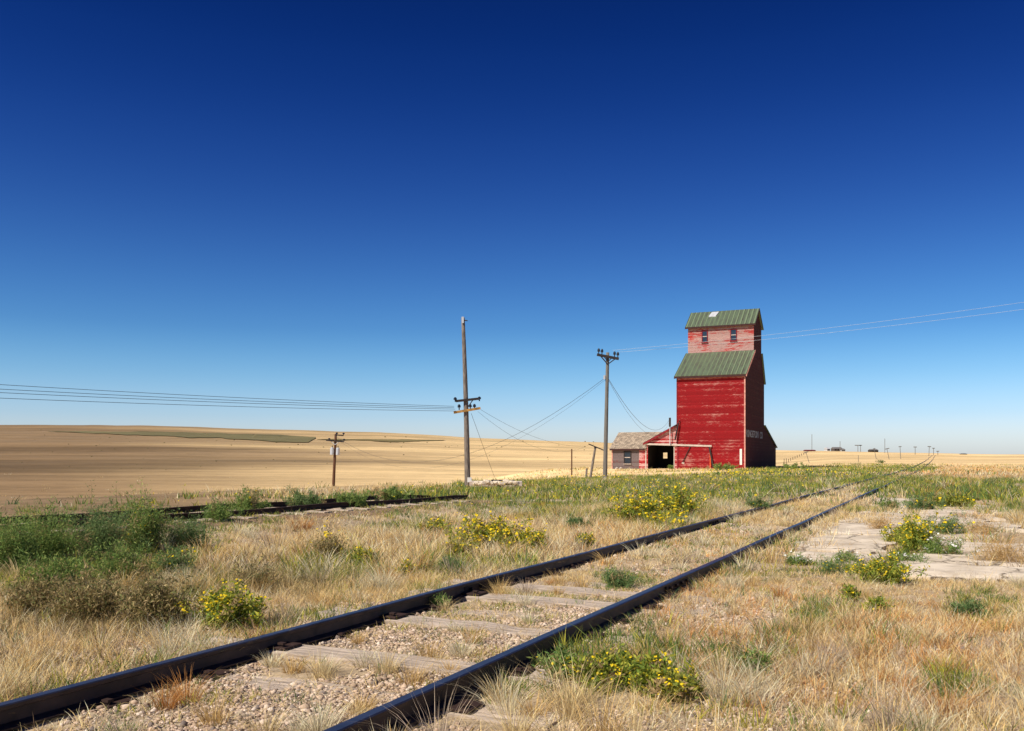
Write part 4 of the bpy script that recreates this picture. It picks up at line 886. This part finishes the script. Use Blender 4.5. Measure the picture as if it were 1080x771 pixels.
# shrubs and flowering weeds: each one a thing
def rotz(P, a): c, s = np.cos(a), np.sin(a); return np.stack([P[:, 0]*c-P[:, 1]*s, P[:, 0]*s+P[:, 1]*c, P[:, 2]], 1)
def shrub_meshes(kind, seed, W_, H_, nst, nlf, lsize):
    rng = np.random.default_rng(seed); R_ = W_/2
    az = rng.uniform(0, 2*np.pi, nst); el_ = np.abs(rng.normal(0, 1, nst))*.42; el_ = np.clip(el_*(1.5 if kind == 'dry' else 1), 0, 1.25)       # angle off vertical
    L_ = rng.uniform(.4, 1.0, nst)*rng.choice([1, 1.28], nst, p=[.8, .2]); 
    L_ = L_*(.70+.55*fbm(np.cos(az)*1.3+seed*3.1, np.sin(az)*1.3+seed*1.7, 2)); L_ = L_*np.where(fbm(np.cos(az)*2.2+seed, np.sin(az)*2.2, 2) < .40, .55, 1)
    b0 = np.stack([rng.normal(0, R_*.25, nst), rng.normal(0, R_*.22, nst), np.full(nst, -.02)], 1)
    tip = np.stack([b0[:, 0]+np.sin(az)*np.sin(el_)*R_*1.15*L_, b0[:, 1]+np.cos(az)*np.sin(el_)*R_*1.0*L_, H_*np.cos(el_*.85)*L_*rng.uniform(.75, 1.08, nst)], 1)
    bowv = rng.normal(0, .06, (nst, 3))*H_
    def pt(i, t): t = t[:, None]; return b0[i]*(1-t)+tip[i]*t+bowv[i]*(t*(1-t)*4)+np.stack([np.zeros(len(i)), np.zeros(len(i)), (t*(1-t)).ravel()*H_*.25], 1)
    pal = {'weed': ([.13, .23, .055], [.21, .31, .08], [.33, .40, .11]), 'blue': ([.11, .19, .06], [.17, .26, .09], [.25, .33, .13]), 'flower': ([.17, .25, .04], [.28, .34, .05], [.42, .42, .06]), 'olive': ([.26, .20, .08], [.42, .33, .16], [.18, .19, .065]),
           'sage': ([.10, .19, .06], [.16, .25, .09], [.24, .33, .12]), 'dry': ([.62, .42, .18], [.72, .52, .26], [.50, .32, .12]), 'yellowgreen': ([.30, .32, .05], [.38, .36, .06], [.20, .26, .05])}[kind]
    pal = np.array(pal)
    # stems
    segs = 4; st = []
    ti = np.arange(nst); w_ = np.full(nst, max(.004, .007*H_))
    Ps = [pt(ti, np.full(nst, q/segs)) for q in range(segs+1)]; V = []; 
    ph = rng.uniform(0, 6.28, nst); side = np.stack([np.cos(ph), np.sin(ph), np.zeros(nst)], 1)
    for q, p in enumerate(Ps): wq = w_[:, None]*(1-.6*q/segs)/2; V += [p-side*wq, p+side*wq]
    nv = len(V); V = np.stack(V, 1).reshape(-1, 3); T = []
    for q in range(segs): a = 2*q; T += [(a, a+1, a+3), (a, a+3, a+2)]
    T = (np.array(T)[None]+(np.arange(nst)*nv)[:, None, None]).reshape(-1, 3)
    scol = pal[0]*.8+np.array([.08, .05, .02]); st = (V, T, np.repeat(scol[None]*rng.uniform(.7, 1.2, (nst, 1)), nv, 0))
    # leaves
    i = rng.integers(0, nst, nlf); t = rng.beta(1.6, 1.0, nlf)*.97+.03; P = pt(i, t)+rng.normal(0, .028*H_+.012, (nlf, 3)); P[:, 2] = np.maximum(P[:, 2], .01)
    d = rng.normal(0, 1, (nlf, 3)); d[:, 2] = np.abs(d[:, 2])*.7+.25; d /= np.linalg.norm(d, axis=1)[:, None]
    u = np.cross(d, rng.normal(0, 1, (nlf, 3))); u /= np.linalg.norm(u, axis=1)[:, None]
    asp = {'flower': .30, 'yellowgreen': .3, 'sage': .16, 'weed': .20, 'blue': .18, 'olive': .26, 'dry': .12}[kind]
    ll = (lsize*rng.uniform(.6, 1.5, nlf))[:, None]; ww = ll*asp
    LV = np.stack([P, P+d*ll*.5+u*ww/2*1.0, P+d*ll, P+d*ll*.5-u*ww/2], 1).reshape(-1, 3)
    LT = (np.array([(0, 1, 2), (0, 2, 3)])[None]+(np.arange(nlf)*4)[:, None, None]).reshape(-1, 3)
    lc = pal[rng.integers(0, 3, nlf)]*rng.uniform(.65, 1.3, (nlf, 1)); dead = (rng.random(nst) < .12)[i]; lc = np.where(dead[:, None], np.array([.45, .33, .16])*rng.uniform(.7, 1.2, (nlf, 1)), lc); ds = rng.uniform(.7, 1.5, (nlf, 1)); lf = (LV, LT, np.repeat(lc, 4, 0))
    return st, lf, pt, nst, rng
def flowers(pt, nst, rng, n, size, colr, H_):
    i = rng.integers(0, nst, n); P = pt(i, rng.uniform(.84, 1.10, n))+rng.normal(0, .03*H_+.01, (n, 3)); k = 6
    nrm = rng.normal(0, .5, (n, 3)); nrm[:, 2] += 1; nrm[:, 1] -= .35; nrm /= np.linalg.norm(nrm, axis=1)[:, None]
    u = np.cross(nrm, [0, 1, .3]); u /= np.linalg.norm(u, axis=1)[:, None]; v = np.cross(nrm, u); r = (size*rng.uniform(.7, 1.3, n))[:, None]
    V = [P+nrm*r*.35]+[P+(u*math.cos(q*2*math.pi/k)+v*math.sin(q*2*math.pi/k))*r*(1 if q % 2 else .8) for q in range(k)]
    V = np.stack(V, 1).reshape(-1, 3); T = (np.array([(0, q+1, (q+1) % k+1) for q in range(k)])[None]+(np.arange(n)*(k+1))[:, None, None]).reshape(-1, 3)
    return V, T, np.repeat(np.array(colr)[None]*rng.uniform(.8, 1.1, (n, 1)), k+1, 0)
YEL = (.90, .66, .02); WHI = (.85, .83, .80)
# (px centre, px base y, width px, height px, kind, flowers, label, name, category)
SHR = [
 (52, 598, 95, 62, 'weed', 0, 'dense dark green bushy weed at the far left of the weed bank', 'green_bush', 'bush'),
 (105, 592, 85, 62, 'blue', 0, 'tall dark green weed second from the left in the weed bank', 'green_bush', 'bush'),
 (150, 586, 62, 66, 'weed', 14, 'tallest feathery green weed of the left bank, breaking the siding line', 'green_bush', 'bush'),
 (128, 612, 80, 40, 'weed', 0, 'low green weed in front of the tallest feathery weed', 'green_bush', 'bush'),
 (196, 582, 64, 38, 'blue', 0, 'bluish green weed right of the tallest feathery weed', 'green_bush', 'bush'),
 (60, 622, 80, 38, 'weed', 0, 'low green weed at lower left under the dense dark bush', 'green_bush', 'bush'),
 (182, 608, 60, 32, 'blue', 6, 'small bluish green weed above the olive brush', 'green_bush', 'bush'),
 (10, 606, 70, 64, 'weed', 0, 'green weed cut by the left edge of the view', 'green_bush', 'bush'),
 (232, 566, 46, 24, 'weed', 0, 'small green weed in front of the left end of the siding', 'green_bush', 'bush'),
 (262, 556, 46, 26, 'weed', 4, 'green weed by the siding, left of the transformer pole', 'green_bush', 'bush'),
 (322, 549, 50, 22, 'blue', 0, 'low green weed by the siding just under the transformer pole', 'green_bush', 'bush'),
 (372, 549, 44, 22, 'weed', 0, 'low green weed by the siding right of the transformer pole', 'green_bush', 'bush'),
 (414, 543, 46, 20, 'weed', 0, 'low green weed near the right end of the siding', 'green_bush', 'bush'),
 (312, 532, 26, 12, 'weed', 0, 'tiny weed growing between the siding rails', 'green_bush', 'bush'),
 (95, 657, 100, 52, 'olive', 0, 'brownish olive brush at left below the green weed bank', 'dry_bush', 'bush'),
 (165, 662, 90, 56, 'olive', 0, 'dark olive brush just left of the yellow flowering bush', 'dry_bush', 'bush'),
 (42, 650, 80, 45, 'olive', 0, 'brownish olive brush nearest the lower left corner', 'dry_bush', 'bush'),
 (268, 622, 66, 30, 'olive', 0, 'olive brush behind the yellow flowering bush', 'dry_bush', 'bush'),
 (346, 592, 46, 36, 'olive', 10, 'open wiry olive weed standing in dry grass at centre left', 'dry_bush', 'bush'),
 (328, 618, 44, 16, 'olive', 0, 'small flat olive weed below the open wiry weed', 'dry_bush', 'bush'),
 (242, 664, 72, 44, 'flower', 210, 'bright yellow flowering bush in front of the left rail', 'flowering_bush', 'bush'),
 (190, 658, 30, 24, 'flower', 36, 'small yellow flowering weed just left of the bright flowering bush', 'flowering_bush', 'bush'),
 (512, 580, 76, 42, 'flower', 160, 'large yellow flowered green bush at the centre of the grass', 'flowering_bush', 'bush'),
 (553, 584, 58, 26, 'flower', 90, 'lower right yellow flowered bush touching the large central one', 'flowering_bush', 'bush'),
 (484, 590, 40, 22, 'yellowgreen', 14, 'yellowish weed at the left foot of the large central bush', 'flowering_bush', 'bush'),
 (455, 562, 40, 20, 'yellowgreen', 20, 'yellow green weed left of the large central bush', 'flowering_bush', 'bush'),
 (430, 609, 28, 20, 'flower', 24, 'little yellow flowered weed in pale grass left of the sage clump', 'flowering_bush', 'bush'),
 (384, 597, 32, 22, 'flower', 20, 'little yellow flowered weed right of the wiry olive weed', 'flowering_bush', 'bush'),
 (478, 606, 40, 22, 'sage', 0, 'grey green clump below the large central bush', 'green_bush', 'bush'),
 (610, 558, 40, 20, 'sage', 0, 'rounded soft green clump right of the large central bush', 'green_bush', 'bush'),
 (617, 580, 22, 20, 'flower', 22, 'little yellow flowered weed close to the left rail', 'flowering_bush', 'bush'),
 (672, 553, 62, 34, 'flower', 110, 'yellow flowered bush in the middle grass, larger of a pair', 'flowering_bush', 'bush'),
 (714, 548, 52, 34, 'flower', 80, 'yellow flowered bush in the middle grass, right one of a pair', 'flowering_bush', 'bush'),
 (698, 557, 56, 16, 'flower', 60, 'low spread of yellow flowers at the foot of the pair of bushes', 'flowering_bush', 'bush'),
 (800, 540, 36, 18, 'sage', 4, 'pale green weed beside the left rail past the pair of bushes', 'green_bush', 'bush'),
 (655, 621, 44, 24, 'sage', 0, 'thin sage green weed between the rails', 'green_bush', 'bush'),
 (462, 642, 34, 14, 'weed', 0, 'dark green weed at the inner side of the left rail', 'green_bush', 'bush'),
 (598, 720, 58, 28, 'weed', 20, 'green weed at bottom centre, left end of the yellow flowered patch', 'flowering_bush', 'bush'),
 (636, 728, 66, 36, 'flower', 50, 'green bush with yellow flowers in the middle of the bottom centre patch', 'flowering_bush', 'bush'),
 (680, 730, 66, 34, 'flower', 80, 'brightest yellow flowered bush of the bottom centre patch', 'flowering_bush', 'bush'),
 (712, 740, 48, 26, 'yellowgreen', 40, 'small yellow flowered weed at the right end of the bottom centre patch', 'flowering_bush', 'bush'),
 (579, 688, 18, 12, 'weed', 0, 'tiny green weed under the right rail', 'green_bush', 'bush'),
 (640, 653, 14, 10, 'flower', 10, 'tiny yellow flowered weed touching the right rail', 'flowering_bush', 'bush'),
 (925, 616, 62, 30, 'flower', 90, 'yellow flowered weed at the front edge of the concrete platform', 'flowering_bush', 'bush'),
 (968, 585, 46, 44, 'flower', 70, 'upright yellow flowered weed in the middle of the concrete platform', 'flowering_bush', 'bush'),
 (950, 574, 44, 26, 'yellowgreen', 30, 'yellow green weed left of the upright flowered one on the platform', 'flowering_bush', 'bush'),
 (928, 562, 36, 26, 'dry', 0, 'wiry straw coloured weed on the left part of the platform', 'dry_bush', 'bush'),
 (990, 588, 66, 22, 'weed', -26, 'low green weed with tiny white flowers on the platform', 'green_bush', 'bush'),
 (952, 594, 56, 15, 'weed', -16, 'flat green weed with white flowers crossing the platform joint', 'green_bush', 'bush'),
 (893, 596, 54, 13, 'weed', -6, 'flat dark green weed over a joint at the left of the platform', 'green_bush', 'bush'),
 (838, 598, 46, 12, 'weed', -6, 'flat dark green weed just left of the platform corner', 'green_bush', 'bush'),
 (880, 607, 46, 17, 'sage', 6, 'pale green weed at the left front of the platform', 'green_bush', 'bush'),
 (1000, 566, 44, 26, 'sage', 16, 'pale green weed at the right of the upright flowered one', 'green_bush', 'bush'),
 (1034, 566, 60, 28, 'dry', 0, 'tan dry weed behind the right side of the platform', 'dry_bush', 'bush'),
 (1058, 596, 84, 40, 'dry', 0, 'broad tan dry weed at the right edge of the platform', 'dry_bush', 'bush'),
 (975, 540, 44, 24, 'sage', 6, 'green weed at the far end of the platform', 'green_bush', 'bush'),
 (938, 540, 38, 16, 'weed', 0, 'low green weed by the right rail near the platform far end', 'green_bush', 'bush'),
 (1005, 536, 52, 20, 'yellowgreen', 6, 'yellow green weed right of the platform far end', 'green_bush', 'bush'),
 (897, 637, 20, 22, 'flower', 10, 'small yellow flowered weed in rusty grass below the platform', 'flowering_bush', 'bush'),
 (925, 648, 24, 20, 'flower', 14, 'small yellow flowered weed right of the other one in rusty grass', 'flowering_bush', 'bush'),
 (1022, 652, 46, 24, 'sage', 0, 'soft green clump in dry grass at the lower right', 'green_bush', 'bush'),
 (795, 712, 36, 22, 'weed', 0, 'dull green clump in dry grass at the bottom right of centre', 'green_bush', 'bush'),
 (765, 500, 40, 8, 'weed', 0, 'dark green weeds along the foot of the elevator front', 'green_bush', 'bush'),
 (835, 497, 34, 6, 'weed', 0, 'green weeds at the right foot of the elevator', 'green_bush', 'bush'),
 (929, 492, 12, 5, 'sage', 0, 'lone round green bush far off right of the elevator', 'green_bush', 'bush'),
 (708, 496, 7, 4, 'weed', 0, 'little green weed inside the drive shed doorway', 'green_bush', 'bush'),
]
nse = 100
for (px, by, wp, hp_, kind, nf, lab, nm, cat) in SHR:
    Y = EYE*F/(by-HZ) if by > 500 else {765: 112., 835: 120., 929: 190., 708: 124.}.get(px, 100.)
    x = (px-CX)/F*Y; z = th(x, Y); Wm = wp/F*Y; Hm = hp_/F*Y*(1.0 if kind == 'olive' else 1.02 if kind in ('weed', 'blue') else .88); Wm *= 1.12 if kind not in ('flower', 'yellowgreen') else 1.35; nse += 1
    npx = wp*hp_; nlf = int(np.clip(npx*(2.3 if kind in ('flower', 'yellowgreen') else 3.6), 400, 18000)*(.36 if kind in ('olive', 'dry') else 1)); ls = np.clip(2.1/F*Y, .022, .26)*(1.5 if kind in ('flower', 'yellowgreen') else 1.35)
    nst = int(np.clip(npx*.045, 24, 170)*(1.8 if kind in ('olive', 'dry') else 1))
    if hp_ < 18: ls *= .8
    st, lf, pt, ns, rng = shrub_meshes(kind, nse, Wm, Hm, nst, nlf, ls)
    r_ = empty(nm, (x, Y, z)); tag(r_, lab, cat, {'green_bush': 'green weeds along the track', 'dry_bush': 'dry brush along the track', 'flowering_bush': 'yellow flowering weeds along the track'}[nm])
    np_mesh('stems', *st[:2], M['leaf'], r_, col=st[2]); np_mesh('foliage', *lf[:2], M['leaf'], r_, col=lf[2])
    if nf:
        c = YEL if nf > 0 else WHI; fl = flowers(pt, ns, rng, int(abs(nf)*3.4), np.clip(1.4/F*Y, .009, .065), c, Hm); np_mesh('flowers', *fl[:2], M['petal'], r_, col=fl[2])['kind'] = 'stuff'
# loose yellow flower heads scattered through the middle grass
x, y = sample(5000, 12, 90, 100); px, py = img(x, y); s_, o_ = to_so(x, y); G = blob(px, py, [(640, 525, 200, 18, 1), (520, 560, 120, 40, .7), (800, 512, 140, 14, 1), (980, 560, 60, 40, .5), (300, 560, 200, 20, .3)])
k = (RNG.random(len(x)) < G*.8*sstep(.45, .62, fbm(x*.35, y*.35, 2))) & (o_ < -1.8) | (RNG.random(len(x)) < .15*G) & (o_ > .5); x, y = x[k], y[k]; n = len(x)
P = np.stack([x, y, terrain(x, y)+RNG.uniform(.18, .5, n)], 1); r = np.clip(.8/F*y, .010, .06)*RNG.uniform(.6, 1.2, n); V = []
for q in range(6): a = q*math.pi/3; V.append(P+np.stack([np.cos(a)*r, np.sin(a)*r*.6, np.sin(a)*r*.5], 1))
V = np.stack(V, 1).reshape(-1, 3); T = (np.array([(0, q, q+1) for q in range(1, 5)])[None]+(np.arange(n)*6)[:, None, None]).reshape(-1, 3)
tag(np_mesh('wildflowers', V, T, M['petal'], col=np.repeat(np.array(YEL)[None]*RNG.uniform(.7, 1.1, (n, 1)), 6, 0)), 'scattered small yellow wildflowers through the middle grass', 'wildflowers', kind='stuff')
# sparse dark scrub dots on the far slopes
def far_scrub():
    V, T, C = [], [], []; b = 0
    for k in range(150):
        px = random.uniform(20, 820); py = random.uniform(451+ (px/1080)*22, 500-px*.02); x, Y, z = ray(px, py); r = random.uniform(.25, .8)/F*Y
        P = sv*np.array([r*1.3, r*1.3, r*.8])*RNG.uniform(.6, 1.3, (len(sv), 1))+np.array([x, Y, z+r*.3]); V.append(P); T.append(sf+b); C.append(np.repeat(np.array([[.14, .12, .05]])*random.uniform(.7, 1.3), len(sv), 0)); b += len(sv)
    tag(np_mesh('far_scrub', np.concatenate(V), np.concatenate(T), M['stone'], col=np.concatenate(C)), 'sparse dark scrub dotted over the far dry slopes', 'scrub', kind='stuff')
far_scrub()
